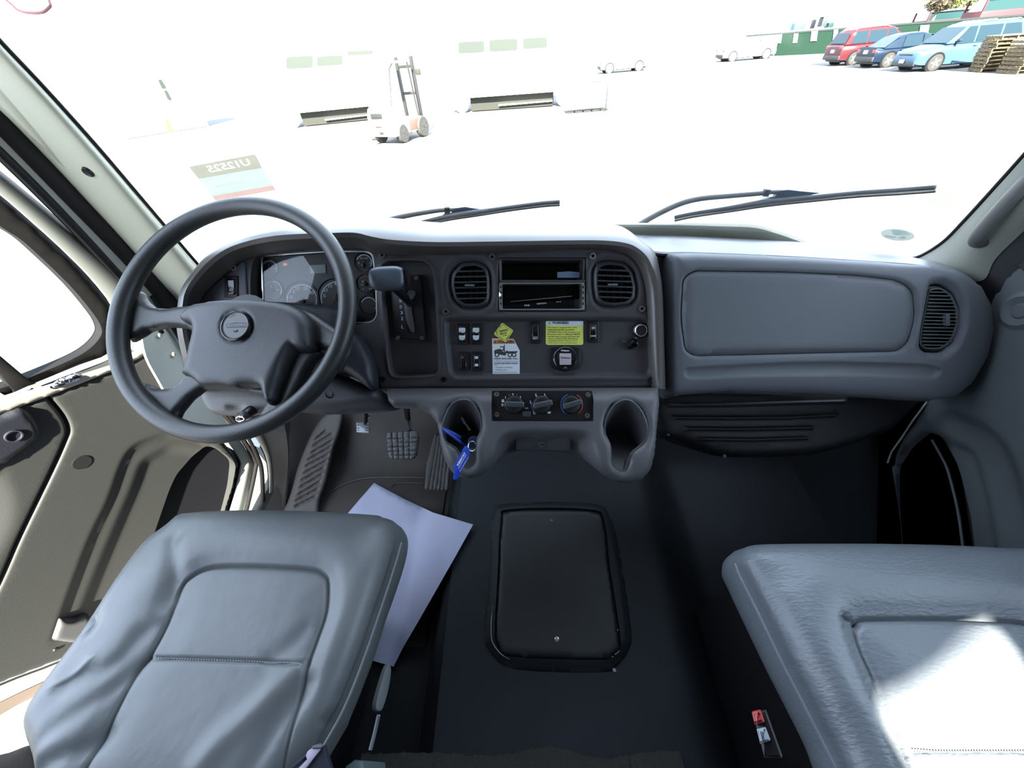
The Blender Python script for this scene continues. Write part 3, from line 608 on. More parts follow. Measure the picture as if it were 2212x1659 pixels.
for x, y, r in dials:
    w = r/F*.86; lathe('dial', mDial, cl, DP.M(*DPX([(x, y)], ch)[0], ch), [(.0001, .0012), (w*.96, .0012), (w, .004), (w*1.05, .004), (w*1.07, 0)], 40)
    a0, a1 = (200, -20) if r > 30 else (160, -30)
    V, Fc = band_vf(DP, arcpts(x, y, r*.86, r*.86, a0, a1, 30), .0022, ch+.0016); mesh('dial_scale', V, Fc, mRed if (x, y) == (790, 613) else mInkW, cl, False)
its = []
for s, a in (('10', 168), ('15', 140), ('20', 113), ('25', 72), ('30', 35)): its.append(tpx(DP, s, 652+26*math.cos(math.radians(a))-5, 647-26*math.sin(math.radians(a))-3.6, 652+26*math.cos(math.radians(a))+5, 647-26*math.sin(math.radians(a))+3.6, ch+.0018, .01))
for s, a in (('15', 172), ('25', 147), ('35', 121), ('45', 93), ('55', 62)): its.append(tpx(DP, s, 728+30*math.cos(math.radians(a))-5, 643-30*math.sin(math.radians(a))-3.6, 728+30*math.cos(math.radians(a))+5, 643-30*math.sin(math.radians(a))+3.6, ch+.0018, .01))
for s, x0, y0, x1, y1 in (('E', 774, 566, 777, 570), ('F', 798, 566, 801, 570), ('30', 781, 606, 786, 610), ('PSI', 779, 614, 785, 617), ('0', 783, 622, 786, 626), ('150', 797, 622, 803, 626), ('60', 592, 578, 597, 582), ('LO', 597, 624, 602, 628), ('FUEL', 778, 556, 796, 560)): its.append(tpx(DP, s, x0, y0, x1, y1, ch+.0018))
for k0, k1 in ((0, 5), (5, 10), (10, 12), (12, 16), (16, 17), (17, 18), (18, 19)): lettering('dial_numerals', mInkW, cl, its[k0:k1])
mNeed = mat('needle_red', (.75, .06, .03), .4)
for x, y, r, a in ((652, 650, 33, 180), (728, 643, 20, 225), (786, 573, 15, 92), (790, 613, 14, 20), (582, 580, 11, 100), (590, 626, 11, 120)):
    V, Fc = band_vf(DP, [(x+r*.2*-math.cos(math.radians(a)), y+r*.2*math.sin(math.radians(a))), (x+r*math.cos(math.radians(a)), y-r*math.sin(math.radians(a)))], .0014, ch+.004); mesh('needle', *thick(V, Fc, .001), mNeed if r > 12 else mInkW, cl, False)
    lathe('needle_hub', mBlk, cl, DP.M(*DPX([(x, y)], ch)[0], ch), [(.0001, .006), (.004 if r < 16 else .007, .005), (.005 if r < 16 else .008, 0)], 16)
slab('warning_lamp_panel', mDial, cl, DP, DPX([(604, 556), (735, 550), (740, 594), (612, 598)], ch+.001), ch+.002, .003)
slab('odometer_display', mat('lcd_display', (.32, .38, .36), .3), cl, DP, DPX([(669, 573), (703, 571.5), (704.5, 590), (671, 591)], ch+.003), ch+.004, .002)
slab('small_display', mat('lcd_dark', (.10, .11, .11), .3), cl, DP, DPX([(780, 581), (797, 581), (798, 586), (781, 586)], ch+.003), ch+.003, .002)
slab('orange_warning_lamp', emis('lamp_orange', (.9, .22, .04), .5), cl, DP, DPX(circ(616, 571, 4.5, 3, 16), ch+.003), ch+.0036, .002)
slab('red_warning_lamp', emis('lamp_red', (.9, .05, .03), .5), cl, DP, DPX(circ(722, 576, 4, 1.6, 16), ch+.003), ch+.0036, .002)
slab('cluster_button', mBlk, cl, DP, DPX([(799, 632), (806, 632), (808, 643), (801, 643)], ch+.003), ch+.004, .003)
slab('cluster_lens', glass('cluster_lens', (.92, .93, .93), .55), cl, DP, DPX(rp([(566, 553), (700, 544), (790, 543), (805, 550), (811, 600), (813, 682), (806, 692), (796, 696), (570, 700)], 7), ch+.016), ch+.016, .002)
relief('chrome_edge', mGalv, cl, DP, DPX(rp([(564, 551), (700, 542), (790, 541), (806, 548), (813, 600), (815, 682), (808, 694), (797, 698), (568, 702)], 8), ch+.016), lambda P, d: P[:, 0]*0+ch+.017, holes=[DPX(rp([(566, 554), (700, 545), (789, 544), (803, 551), (810, 600), (812.5, 681), (806, 691), (795, 695), (570, 699)], 7), ch+.017)], step=.012, hole_rings=((0, -.002),), rings=((0, -.002),))
# air vents
def vent(name, label, px, nsl, tilt, grp):
    loc = DPX(rp(px, 8)); c = loc.mean(0); v = thing(name, label, 'air vent', DP.W([c], 0)[0], grp)
    inn = c+(loc-c)*.80
    relief('vent_housing', mat('vent_plastic', (.040, .044, .052), .45), v, DP, c+(loc-c)*.985, lambda P, d: .004+rnd(d, .007), holes=[inn], step=.004, rings=((0, -.02),), hole_rings=((-.002, -.012), (0, -.02)))
    slab('vent_duct', mBlk, v, DP, c+(inn-c)*1.06, -.022, .004)
    y0, y1 = inn[:, 1].min(), inn[:, 1].max()
    def span(y):
        xs = []
        for i in range(len(inn)):
            a, b = inn[i-1], inn[i]
            if (a[1] > y) != (b[1] > y): xs.append(a[0]+(b[0]-a[0])*(y-a[1])/(b[1]-a[1]))
        return min(xs), max(xs)
    for k in range(1, nsl):
        y = y0+(y1-y0)*k/nsl; a, b = span(y); parts = box_vf(DP.M((a+b)/2, y, .0015, tilt), b-a+.002, .0034, .007, .001); mesh('vent_slat', *parts, mat('vent_plastic', (.04, .044, .052)), v)
    for k in range(5):
        x = inn[:, 0].min()+(inn[:, 0].max()-inn[:, 0].min())*(k+.5)/5; box('vent_vane', mBlk, v, DP.M(x, (y0+y1)/2, -.013), .002, (y1-y0)*.9, .012)
    box('vent_tab', mDash, v, DP.M(c[0]-.004, c[1], .008), .020, .0045, .006, .0015)
vent('air_vent', 'rounded slatted air vent left of the radio opening', vL, 7, 0.02, 'centre dash vents'); vent('air_vent', 'rounded slatted air vent right of the radio opening', vR, 7, -.03, 'centre dash vents')
# radio bay
rb = thing('radio_bay', 'empty radio opening with metal mounting sleeve in the centre panel', 'radio bay', DP.P(1170, 612, 0))
relief('bay_frame', mTrim, rb, DP, DPX(rect(1077, 557, 1265, 672)), lambda P, d: .001+rnd(d, .002), holes=[DPX(rect(1083.5, 562, 1260, 605, 2)), DPX(rect(1082, 612, 1261, 669, 2))], step=.006, hole_rings=((0, -.05),))
def tray(parent, m, x0, y0, x1, y1, dep):
    a = DP.W(DPX(rect(x0, y0, x1, y1), 0), 0); b = a-DP.n*dep; V, Fc = loft([a, b], True); Fc.append((4, 5, 6, 7)); return mesh('bay_liner', *thick(V, Fc, .001), m, parent, False)
tray(rb, mBlk, 1082, 560, 1262, 607, .10); tray(rb, mBlkG, 1081, 611, 1262, 670, .13)
relief('metal_sleeve', mGalv, rb, DP, DPX(rect(1078, 610.5, 1263, 669.5, 1), .002), lambda P, d: P[:, 0]*0+.002, holes=[DPX(rect(1085, 613, 1257, 667, 1), .002)], step=.008, rings=((0, -.03),), hole_rings=((0, -.03),))
for y in (620, 632, 644, 656):
    for x in (1082, 1259.5): slab('sleeve_tab', mBlk, rb, DP, DPX(circ(x, y, 1.6, 3, 10), .0025), .0026, .001)
slab('divider', mTrim, rb, DP, DPX(rect(1080, 605, 1264, 610)), .003, .02, .001)
dv = slab('pocket_reflection', mat('pale_blue_reflection_card', (.25, .31, .46), .3), None, DP, DPX(rp([(1204, 588), (1228, 586), (1252, 588), (1252, 600), (1204, 600)], 1), -.012), -.012, .004, .0006); tag(dv, 'small pale blue card imitating a reflection in the slot above the radio opening', 'reflection card')  # pale blue card put in as a painted reflection
rdv = thing('car_stereo', 'black unit with white lettering lying tilted inside the empty radio opening', 'radio unit', DP.P(1170, 650, -.05))
box('unit_body', mBlkG, rdv, DP.M(*DPX([(1170, 664)], -.04)[0], -.050, math.radians(5)), .165, .022, .05, .002)
box('unit_rail', mGalv, rdv, DP.M(*DPX([(1168, 646)], -.04)[0], -.030, math.radians(5)), .135, .0012, .002)
for it_ in [tpx(DP, 'PYLE', 1133, 658, 1144, 661.5, -.0240, .02, 4), tpx(DP, 'BLUETOOTH', 1160, 654, 1180, 657, -.0240, .02, 4), tpx(DP, '12 V', 1202, 651, 1212, 653, -.0240, .02, 4)]: lettering('lettering', mInkW, rdv, [it_])
# rocker switches
def rocker(px, label, par, icons, grp='dash rocker switches', col=mBlkG, h=-.008):
    x0, y0, x1, y1 = px; t = thing('rocker_switch', label, 'switch', DP.P((x0+x1)/2, (y0+y1)/2, h), grp)
    slab('switch_bezel', mBlk, t, DP, DPX(rect(x0, y0, x1, y1, 3), h+.004), h+.004, .006, .0015)
    ix, iy = (x1-x0)*.2, (y1-y0)*.14; loc = DPX(rect(x0+ix, y0+iy, x1-ix, y1-iy, 4), h+.007); c = loc.mean(0); hy = (loc[:, 1].max()-loc[:, 1].min())/2
    relief('rocker', col, t, DP, loc, lambda P, d: h+.0062+rnd(d, .0014)+.0022*np.abs((P[:, 1]-c[1])/hy)**1.5, step=.0016, rings=((0, -.004),))
    its = [tpx(DP, s, x0+ix+(x1-x0-2*ix)*a, y0+iy+(y1-y0-2*iy)*b, x0+ix+(x1-x0-2*ix)*c2, y0+iy+(y1-y0-2*iy)*d2, h+.0086, .01) for s, a, b, c2, d2 in [i for i in icons]]
    if its: lettering('switch_symbol', mInkW, t, its)
    return t
s1 = rocker((986, 698.5, 1010, 744), 'black rocker switch with two white lenses, left of the upper pair', None, [], col=mBlkG)
s2 = rocker((1016, 698.5, 1040, 744), 'black rocker switch with two white lenses, right of the upper pair', None, [], col=mBlkG)
for s, cx in ((s1, 998), (s2, 1028)):
    slab('switch_lens', mat('white_lens', (1.0, 1.05, 1.1), .3), s, DP, DPX(rp([(cx-7, 708), (cx+7, 708), (cx+7, 717), (cx+1, 720), (cx-4, 717), (cx-7, 718)], 3), .001), .0016, .003, .0008)
    slab('switch_lens', mat('white_lens', (1.0, 1.05, 1.1)), s, DP, DPX(rp([(cx-7, 724), (cx+2, 725), (cx+7, 723), (cx+6, 733), (cx, 736), (cx-6, 733)], 3), .001), .0016, .003, .0008)
s3 = rocker((990, 760, 1012, 802), 'black rocker switch with a small round lamp, lower left of the four', None, [])
lathe('switch_lamp', mDash, s3, DP.M(*DPX([(999, 772)], 0)[0], -.001), [(.0001, .001), (.0022, .0005), (.003, -.001)], 12)
s4 = rocker((1018, 760, 1042, 802), 'black rocker switch with two white symbols, lower right of the four', None, [('P', .3, .12, .7, .3), ('o', .3, .68, .7, .84)])
for y in (772.5, 788.5): slab('switch_symbol_ring', mInkW, s4, DP, DPX(rect(1025.5, y-2.6, 1033, y+2.6, 1), .0004), .0006, .001)
s5 = rocker((1144.5, 695, 1168.5, 742), 'black AUX HEAT rocker switch left of the yellow warning label', None, [('AUX', .2, .74, .78, .82), ('HEAT', .15, .83, .85, .93)])
s6 = rocker((1269, 693, 1294, 740), 'black OFF / LOAD rocker switch right of the yellow warning label', None, [('OFF', .28, .22, .78, .32), ('LOAD', .15, .72, .85, .82)])
s7 = rocker((484, 596, 513, 643), 'black dimmer rocker switch on the grey panel left of the instruments', None, [('IO', .35, .62, .75, .76)], h=.003)
# labels
lab = thing('warning_label', 'yellow fuel heater warning label with white WARNING header', 'label', DP.P(1220, 718, -.008))
hl = -.0082
relief('label_sheet', mYel, lab, DP, DPX(rect(1179, 690.5, 1260, 745, 4), hl), lambda P, d: P[:, 0]*0+hl, step=.01, rings=((0, -.0006),))
slab('label_header', mLabW, lab, DP, DPX(rp([(1179.6, 703), (1179.6, 691), (1259.4, 691), (1259.4, 703)], [0, 4, 4, 0]), hl), hl+.0002, .0002)
tx = ['This vehicle is equipped with a FUEL', 'OPERATED HEATER that STARTS', 'AUTOMATICALLY when the timer is on.', 'Be sure the timer is in MANUAL MODE', 'and the heater is turned OFF when this', 'vehicle is in ENCLOSED SPACES and', 'during RE-FUELING. Failure to do so', 'could result in serious or fatal injury.']
wd = [64, 58, 70, 70, 69, 65, 65, 64]
lettering('label_text', mInkD, lab, [tpx(DP, s, 1183, 706.2+i*4.75, 1183+w, 709.4+i*4.75, hl+.0004, .008) for i, (s, w) in enumerate(zip(tx, wd))]+[tpx(DP, 'WARNING', 1193, 694.3, 1228, 700, hl+.0006, .02)])
slab('warning_triangle', mYel, lab, DP, DPX([(1183, 701), (1187, 694.5), (1191, 701)], hl), hl+.0005, .0002)
lettering('triangle_mark', mInkD, lab, [tpx(DP, '!', 1186.5, 696.5, 1187.6, 700.3, hl+.0008, .02)])
lab2 = thing('warning_label', 'white and orange label with a truck drawing, PARKED VEHICLE MAY ROLL', 'label', DP.P(1093, 770, -.008))
q2 = [(1063, 731), (1109.5, 732), (1115, 742.6), (1122.6, 757), (1122.6, 809), (1064.3, 809)]
slab('label_sheet', mat('white_label_2', (1.05, 1.14, 1.2), .5), lab2, DP, DPX(q2, hl), hl, .0005)
slab('label_header', mOrg, lab2, DP, DPX([(1065, 733), (1109, 733), (1113.6, 742.5), (1065, 743)], hl), hl+.0002, .0002)
D = mInkD
tl = [('WARNIN', 1074, 735, 1110, 741.5, .03), ('PARKED VEHICLE MAY ROLL.', 1067, 773, 1119, 776.5, .02), ('In addition to setting parking brake', 1067, 779, 1119, 782, 0), ('ALWAYS USE WHEEL CHOCKS', 1067, 783.2, 1119, 786.4, .02), ('when:', 1067, 787.6, 1076, 790, 0), ('\u2022 Loading or unloading', 1070, 792, 1107, 795.4, 0), ('\u2022 Vehicle in tow', 1070, 797, 1095, 800.4, 0), ("See Owner's Manual for more information.", 1067, 802.6, 1118, 805.4, 0)]
lettering('label_text', D, lab2, [tpx(DP, s, a, b, c, d, hl+.0005, bo) for s, a, b, c, d, bo in tl])
dr_ = []
for poly in ([(1067, 760), (1069, 756), (1076, 754), (1081, 754), (1087, 760), (1092, 763), (1094, 766), (1090, 768), (1081, 766), (1078, 766), (1069, 766)], [(1080, 748), (1088, 748), (1088, 756), (1090, 758), (1081, 756)], [(1088.5, 744.5), (1090.3, 744.5), (1090.5, 762), (1088.3, 760)], [(1092, 759), (1119, 758.5), (1117, 761), (1114, 763), (1092, 763)], [(1090, 762), (1096, 756), (1097, 757), (1092, 764)]):
    dr_.append(slab_vf(DP, DPX(poly, hl), hl+.0004, .0002))
for x in (1073.5, 1101.5, 1110.5): dr_.append(slab_vf(DP, DPX(circ(x, 766.5, 5, 5, 18), hl), hl+.00055, .0002))
mesh('truck_drawing', *merge(dr_), D, lab2, False)
ww = [slab_vf(DP, DPX(circ(x, 766.5, 2.7, 2.7, 14), hl), hl+.0008, .0002) for x in (1073.5, 1101.5, 1110.5)]+[slab_vf(DP, DPX(rect(1081.5, 750, 1086.5, 755), hl), hl+.0007, .0002)]
mesh('truck_drawing_wheels', *merge(ww), mat('white_label_2', (.7, .76, .8)), lab2, False)
slab('alert_triangle', D, lab2, DP, DPX([(1067, 741), (1070, 735.5), (1073, 741)], hl), hl+.0005, .0002)
lab3 = thing('warning_label', 'yellow diamond PARKING BRAKE sticker above the truck label', 'label', DP.P(1088, 718, -.008))
dm = [(1084.6, 696.5), (1109.5, 714), (1092.5, 740), (1066, 722)]; cen = np.array([1088, 718])
slab('label_sheet', mYel, lab3, DP, DPX(rp(dm, 4), hl), hl+.0010, .0005)
V, Fc = band_vf(DP, rp([tuple(cen+(np.array(p)-cen)*.82) for p in dm], 3), .0006, hl+.0012, True); mesh('label_border', V, Fc, D, lab3, False)
lettering('label_text', D, lab3, [tpx(DP, 'PARKING', 1078, 712, 1097, 716.5, hl+.0013, .02, 13), tpx(DP, 'BRAKE', 1080, 718, 1095, 722, hl+.0013, .02, 13), tpx(DP, 'VALVES', 1084, 723.5, 1095, 726, hl+.0013, .02, 13), tpx(DP, 'PUSH ON', 1077, 729, 1087, 731.5, hl+.0013, 0, -33), tpx(DP, 'RELEASE', 1092, 727, 1103, 729.5, hl+.0013, 0, 52)])
V, Fc = band_vf(DP, arcpts(1081, 714, 9, 9, 80, 240, 16), .0010, hl+.0012); mesh('label_arc', V, Fc, D, lab3, False)
# heater timer
ht = thing('heater_timer', 'round black heater timer with white square screen under the yellow label', 'heater control', DP.P(1221, 775, -.006))
slab('timer_base', mBlk, ht, DP, DPX(rp([(1188, 752), (1200, 750), (1242, 750), (1254, 753), (1254, 790), (1246, 798), (1221, 804), (1197, 798), (1188, 790)], 5), -.005), -.004, .006, .002)
c = DPX([(1221, 775)], .002)[0]; lathe('timer_dial', mBlkG, ht, DP.M(c[0], c[1], -.005), [(.0001, .006), (.022, .006), (.0245, .0075), (.0262, .006), (.027, 0)], 40)
slab('timer_screen', mat('timer_screen', (.80, .70, .72), .35), ht, DP, DPX(rect(1209, 763.5, 1234, 788, 1), .002), .0025, .002, .0004)
lettering('screen_text', mat('purple_print', (.20, .06, .22), .5), ht, [tpx(DP, 'Webasto', 1211, 770.5, 1232, 775, .0028, .02)])
lettering('timer_text', mInkW, ht, [tpx(DP, 'Webasto', 1211.5, 755.5, 1230, 759, .0014, .03)])
V, Fc = band_vf(DP, rect(1219, 793.5, 1224, 797.5), .0006, .0014, True); mesh('timer_button', V, Fc, mInkW, ht, False)
# power socket and dangling cover
ps = thing('power_socket', 'round 12 volt power socket with bright metal ring at the right of the panel', 'power socket', DP.P(1385, 714, -.008))
c = DPX([(1385, 714)], 0)[0]; lathe('socket_ring', mBlk, ps, DP.M(c[0], c[1], -.009), [(.017, 0), (.0165, .006), (.0135, .009), (.012, .009)], 32)
lathe('socket_rim', mSteel, ps, DP.M(c[0], c[1], -.009), [(.0138, .009), (.0125, .0105), (.0112, .0098), (.0108, .002)], 32); lathe('socket_well', mat('socket_copper', (.10, .05, .035), .4, .6), ps, DP.M(c[0], c[1], -.009), [(.0001, .001), (.0108, .001), (.0108, .008)], 24)
pc = thing('socket_cover', 'small black socket cover hanging on its tab below the power socket', 'socket cover', DP.P(1363, 747, 0))
c = DPX([(1364, 747)], .01)[0]; lathe('cover_cup', mBlkG, pc, DP.M(c[0], c[1], -.006) @ Matrix.Rotation(.5, 4, 'Y') @ Matrix.Rotation(-.4, 4, 'X'), [(.0001, .002), (.006, .002), (.008, .004), (.009, .016), (.010, .017), (.0105, 0)], 20)
tube('cover_strap', [DP.P(1376, 727, -.005), DP.P(1370, 733, -.002), DP.P(1362, 742, -.003), DP.P(1350, 739, -.003), DP.P(1344, 738, -.002)], [.002, .003, .0035, .003, .0035], mat('joint', (.07, .08, .1)), pc, flat=.4, up=tuple(DP.n))
# ------------------------------------------------------------------ passenger side: glovebox panel
gp = [(1434, 552), (1440, 547), (1500, 545), (1700, 553), (1850, 562), (1990, 572), (2060, 586), (2110, 612), (2133, 655), (2138, 710), (2125, 770), (2090, 830), (2050, 862), (1990, 868), (1850, 858), (1700, 850), (1550, 848), (1460, 855), (1437, 862)]
lid = [(1500, 583), (1700, 586), (1850, 593), (1945, 604), (1978, 625), (1983, 690), (1966, 742), (1945, 760), (1800, 763), (1600, 768), (1500, 770), (1482, 757), (1474, 690), (1478, 600)]
slot2 = [(1479, 794), (1510, 790), (1694, 781), (1804, 779), (2005, 785), (2036, 793), (2040, 805), (2022, 819), (1804, 812), (1620, 815), (1492, 822), (1477, 815)]
sv2 = [(2017, 614), (2046, 610), (2072, 627), (2088, 663), (2088, 707), (2072, 744), (2046, 764), (2006, 763), (1994, 752), (1998, 715), (2009, 656)]
H0 = .012
lidl = DPX(rp(lid, 22), H0); sl2 = DPX(rp(slot2, 8), H0); svl = DPX(rp(sv2, 9), H0)
def hgp(P, d):
    right = sst(P[:, 0], DPX([(1990, 700)])[0][0], DPX([(2135, 700)])[0][0]); e = rnd(d, .022)+rnd(np.minimum(d, .06), .06)*.35
    h = H0+e-.012*right**1.5; h = h+inset(P, sl2, .006, .010)+groove(P, lidl, .004, .004)
    h = h-.010*(1-sst(pdist(P, svl), 0, .012)); return h
relief('glovebox_surround', mDash, dash, DP, DPX(gp, H0-.040), hgp, holes=[lidl, svl], lines=[sl2], fine=[(sl2, True, .004), (lidl, True, .004), (svl, True, .005)], step=.007, rings=((.002, -.01), (0, -.05), (-.02, -.09)), hole_rings=((0, -.02),))
gl = relief('glovebox_lid', mDash, dash, DP, lidl.mean(0)+(lidl-lidl.mean(0))*np.array([.992, .982]), lambda P, d: H0-.002+rnd(d, .004), step=.012, rings=((0, -.015),)); gl['label'] = 'smooth rectangular glovebox lid'
# side vent
sv_ = thing('air_vent', 'tall half-round slatted vent at the right end of the dashboard', 'air vent', DP.P(2045, 690, 0))
cc = svl.mean(0); inn = cc+(svl-cc)*.86; hS = H0-.014
relief('vent_housing', mBlk, sv_, DP, cc+(svl-cc)*.98, lambda P, d: hS-.002+rnd(d, .003), holes=[inn], step=.005, rings=((0, -.02),), hole_rings=((0, -.02),))
slab('vent_duct', mBlk, sv_, DP, cc+(svl-cc)*.95, hS-.02, .004)
mSl = mat('vent_slat_teal_grey', (.10, .125, .125), .45); ny = 17; y0, y1 = inn[:, 1].min(), inn[:, 1].max()
for k in range(1, ny):
    y = y0+(y1-y0)*k/ny; xs_ = []
    for i in range(len(inn)):
        a, b = inn[i-1], inn[i]
        if (a[1] > y) != (b[1] > y): xs_.append(a[0]+(b[0]-a[0])*(y-a[1])/(b[1]-a[1]))
    a, b = min(xs_), max(xs_); box('vent_slat', mSl, sv_, DP.M((a+b)/2, y, hS, math.radians(-1)), b-a, .0026, .010, .0008)
V, Fc = band_vf(DP, [], 0, 0) if False else tube_vf(DP.W(inn, hS+.001), .0022, 8, True); mesh('vent_rim', V, Fc, mSl, sv_)
slab('vent_thumbwheel', mBlk, sv_, DP, DPX(rect(2033, 676, 2049, 706, 5), hS), hS+.004, .012, .003)
slab('vent_thumbwheel', mSl, sv_, DP, DPX(rect(2037, 678, 2046, 704, 4), hS), hS+.007, .004, .002)
# top pad in front of the passenger
A = [DP.P(x, y+3, -.020-.014*float(sst(np.float64(x), 1950, 2110))) for x, y in crs([(1405, 541), (1440, 545), (1500, 545), (1700, 553), (1850, 562), (1990, 572), (2060, 586), (2098, 602), (2112, 614)], 6)]
B = [WSP(x, y, -.01) for x, y in crs([(1330, 505), (1400, 508), (1500, 511), (1740, 524), (1860, 540), (1990, 559), (2035, 572), (2060, 582), (2076, 592)], 6)]
A = np.array(A); B = np.array(B); Mi = A*.5+B*.5+np.array([0, 0, .006]); Lo = A-DP.n*.05
V, Fc = loft([Lo, A-DP.n*.006, A, A*.85+B*.15+np.array([0, 0, .003]), Mi, B, B+np.array([0, .03, -.06])]); V, Fc = thick(V, Fc, .004); mesh('top_pad', V, [tuple(reversed(f)) for f in Fc], mat('top_pad_plastic', (.19, .20, .22), .34, bump=.1, bscale=800, spec=.8), dash)
# top pad in the middle and left
A2 = Fw2[15:5*21]; B2 = np.array([[p[0], ws_y(p[0], .83)-.02, .83] for p in A2]); V, Fc = loft([B2, A2*.5+B2*.5, A2]); V, Fc = thick(V, Fc, .004); mesh('top_pad', V, [tuple(reversed(f)) for f in Fc], mBrow, dash)
# ------------------------------------------------------------------ lower console with the cup holders
CP = Plane(PD(1130, 900, .80), camv(0, .08, 1))
cons = [(824, 838), (1434, 836), (1430, 880), (1424, 930), (1418, 985), (1410, 1015), (1392, 1038), (1365, 1047), (1335, 1043), (1308, 1028), (1288, 1010), (1268, 993), (1240, 984), (1200, 980), (1130, 978), (1090, 984), (1072, 996), (1055, 1015), (1035, 1030), (1008, 1036), (982, 1030), (964, 1005), (954, 975), (947, 940), (942, 915), (925, 893), (900, 881), (845, 879), (832, 865)]
cupL = [(955, 926), (958, 905), (973, 874), (995, 862), (1018, 865), (1034, 887), (1041, 911), (1040, 932), (1032, 949), (1030, 975), (1028, 1000), (1015, 1012), (1003, 1009), (991, 979), (982, 967), (961, 952)]
cupR = [(1304, 920), (1310, 896), (1325, 873), (1346, 862), (1367, 867), (1388, 890), (1399, 922), (1398, 945), (1386, 961), (1364, 979), (1355, 1009), (1347, 1018), (1334, 1016), (1320, 1003), (1318, 975), (1315, 958), (1306, 940)]
cpl = lambda p, h=0.: CP.LL(p, h)
cL, cR = cpl(crs(cupL, 3, True)), cpl(crs(cupR, 3, True)); cen_ = cpl(crs([(1062, 1020), (1060, 985), (1075, 945), (1110, 927), (1180, 925), (1255, 927), (1282, 945), (1295, 985), (1300, 1025)], 4))
hv = cpl(rect(1062, 843, 1282, 910, 3))
def hcons(P, d):
    h = rnd(d, .022)*.9; h = h+inset(P, cen_, .040, .035)
    a = cpl([(998, 960)])[0]; b = cpl([(1352, 965)])[0]
    for c in (a, b): h = h+.018*np.exp(-(((P[:, 0]-c[0])/.065)**2+((P[:, 1]-c[1])/.075)**2))
    for c in (cL, cR): h = h-.006*np.exp(-(pdist(P, c)/.006)**2)
    y = P[:, 1]; v0 = cpl([(830, 840)])[0][1]; return h-.012*sst(y, v0-.03, v0+.0)
con = relief('lower_console', mCons, dash, CP, cpl(cons), hcons, holes=[cL, cR, hv], lines=[cen_], step=.005, rings=((.002, -.01), (0, -.045), (-.01, -.07)), hole_rings=((-.001, -.004), (0, -.02)))
def pocket(c, floor_z_):
    top = CP.W(c, .004); dirn = np.array([0, .16, -1.0]); rows = [top]
    ce = top.mean(0)
    for k in range(1, 9):
        t = k/8; rows.append(np.array([p+(dirn*(p[2]-floor_z_))*t if p[2] > floor_z_ else p for p in top])*1.0)
    rows2 = [r*(1-.10*i/8)+r.mean(0)*(.10*i/8) for i, r in enumerate(rows)]
    V, Fc = loft(rows2, True); n = len(c); Fc.append(tuple(8*n+j for j in range(n))); return thick(V, [tuple(reversed(f)) for f in Fc], -.003)
lowL = CP.W(cL, 0)[:, 2].min()-.012; lowR = CP.W(cR, 0)[:, 2].min()-.012
mCup = mat('cup_holder_plastic', (.085, .085, .092), .5, bump=.2, bscale=800)
mesh('cup_holder', *pocket(cL, lowL), mCup, dash); mesh('cup_holder', *pocket(cR, lowR), mCup, dash)
# latch plate of the ash tray between the cups
hz = -.027
slab('ashtray_door', mat('ashtray_plastic', (.040, .044, .050), .5), dash, CP, cpl(rect(1114, 938, 1233, 974, 4), hz), hz, .02, .003)
c = cpl([(1170, 960)], hz)[0]; lathe('ashtray_lock', mChrome, dash, CP.M(c[0], c[1], hz), [(.0001, .004), (.004, .004), (.0045, .006), (.007, .006), (.008, 0)], 20); slab('lock_slot', mBlk, dash, CP, cpl(rect(1166, 959, 1174, 961.5), hz), hz+.0065, .004)
# heater control panel
hc = thing('heater_controls', 'black heater control panel with three rotary knobs under the centre panel', 'control panel', CP.P(1172, 876, 0))
hh_ = -.006
relief('control_plate', mat('control_black', (.012, .011, .011), .4), hc, CP, cpl(rect(1063, 844, 1281, 909, 3), hh_), lambda P, d: hh_+rnd(d, .001), step=.02, rings=((0, -.01),))
for x, y in ((1073, 852), (1270, 853), (1073, 896), (1269, 898)): c = cpl([(x, y)], hh_)[0]; lathe('screw', mBrow, hc, CP.M(c[0], c[1], hh_), [(.0001, .001), (.002, .001), (.003, .0022), (.0048, .0018), (.0055, 0)], 14)
for i, (x, y, ang) in enumerate(((1110, 874, -2), (1171, 874, 12), (1235, 874, 16))):
    k = thing('control_knob', ('fan speed', 'air direction', 'temperature')[i]+' knob, '+('leftmost', 'middle', 'rightmost')[i]+' of the three on the heater panel', 'knob', CP.P(x, y, 0), 'heater control knobs')
    c = cpl([(x, y)], .004)[0]; M = CP.M(c[0], c[1], hh_, math.radians(ang)); lathe('knob_skirt', mBlk, k, M, [(.0001, .009), (.016, .009), (.0185, .007), (.020, 0)], 32)
    box('knob_grip', mat('knob_grey', (.055, .062, .072), .45), k, M @ Matrix.Translation((.001, 0, .0135)), .041, .0125, .016, .004, 3)
V, Fc = band_vf(CP, arcpts(1235, 874, 23.5, 23.5, 112, 232, 20), .0020, hh_+.0006); mesh('cold_scale', V, Fc, mat('scale_blue', (.10, .25, .75), .4), hc, False)
V, Fc = band_vf(CP, arcpts(1235, 874, 23.5, 23.5, 62, -52, 20), .0020, hh_+.0006); mesh('hot_scale', V, Fc, mat('scale_red', (.75, .10, .06), .4), hc, False)
V, Fc = band_vf(CP, arcpts(1171, 874, 23, 23, 172, 232, 12), .0018, hh_+.0006); mesh('mode_scale', V, Fc, mat('scale_blue', (.1, .25, .75)), hc, False)
lettering('control_symbols', mInkW, hc, [tpx(CP, s, a, b, c, d, hh_+.0006, .015) for s, a, b, c, d in (('0', 1083.5, 871.5, 1087.5, 877.5), ('1', 1091.4, 856, 1092.6, 861), ('2', 1106, 850, 1110, 855), ('3', 1122, 856, 1125.5, 861), ('.', 1099, 852, 1100.3, 853.5), ('.', 1116, 852, 1117.3, 853.5), ('A/C', 1134, 880, 1141, 883))])
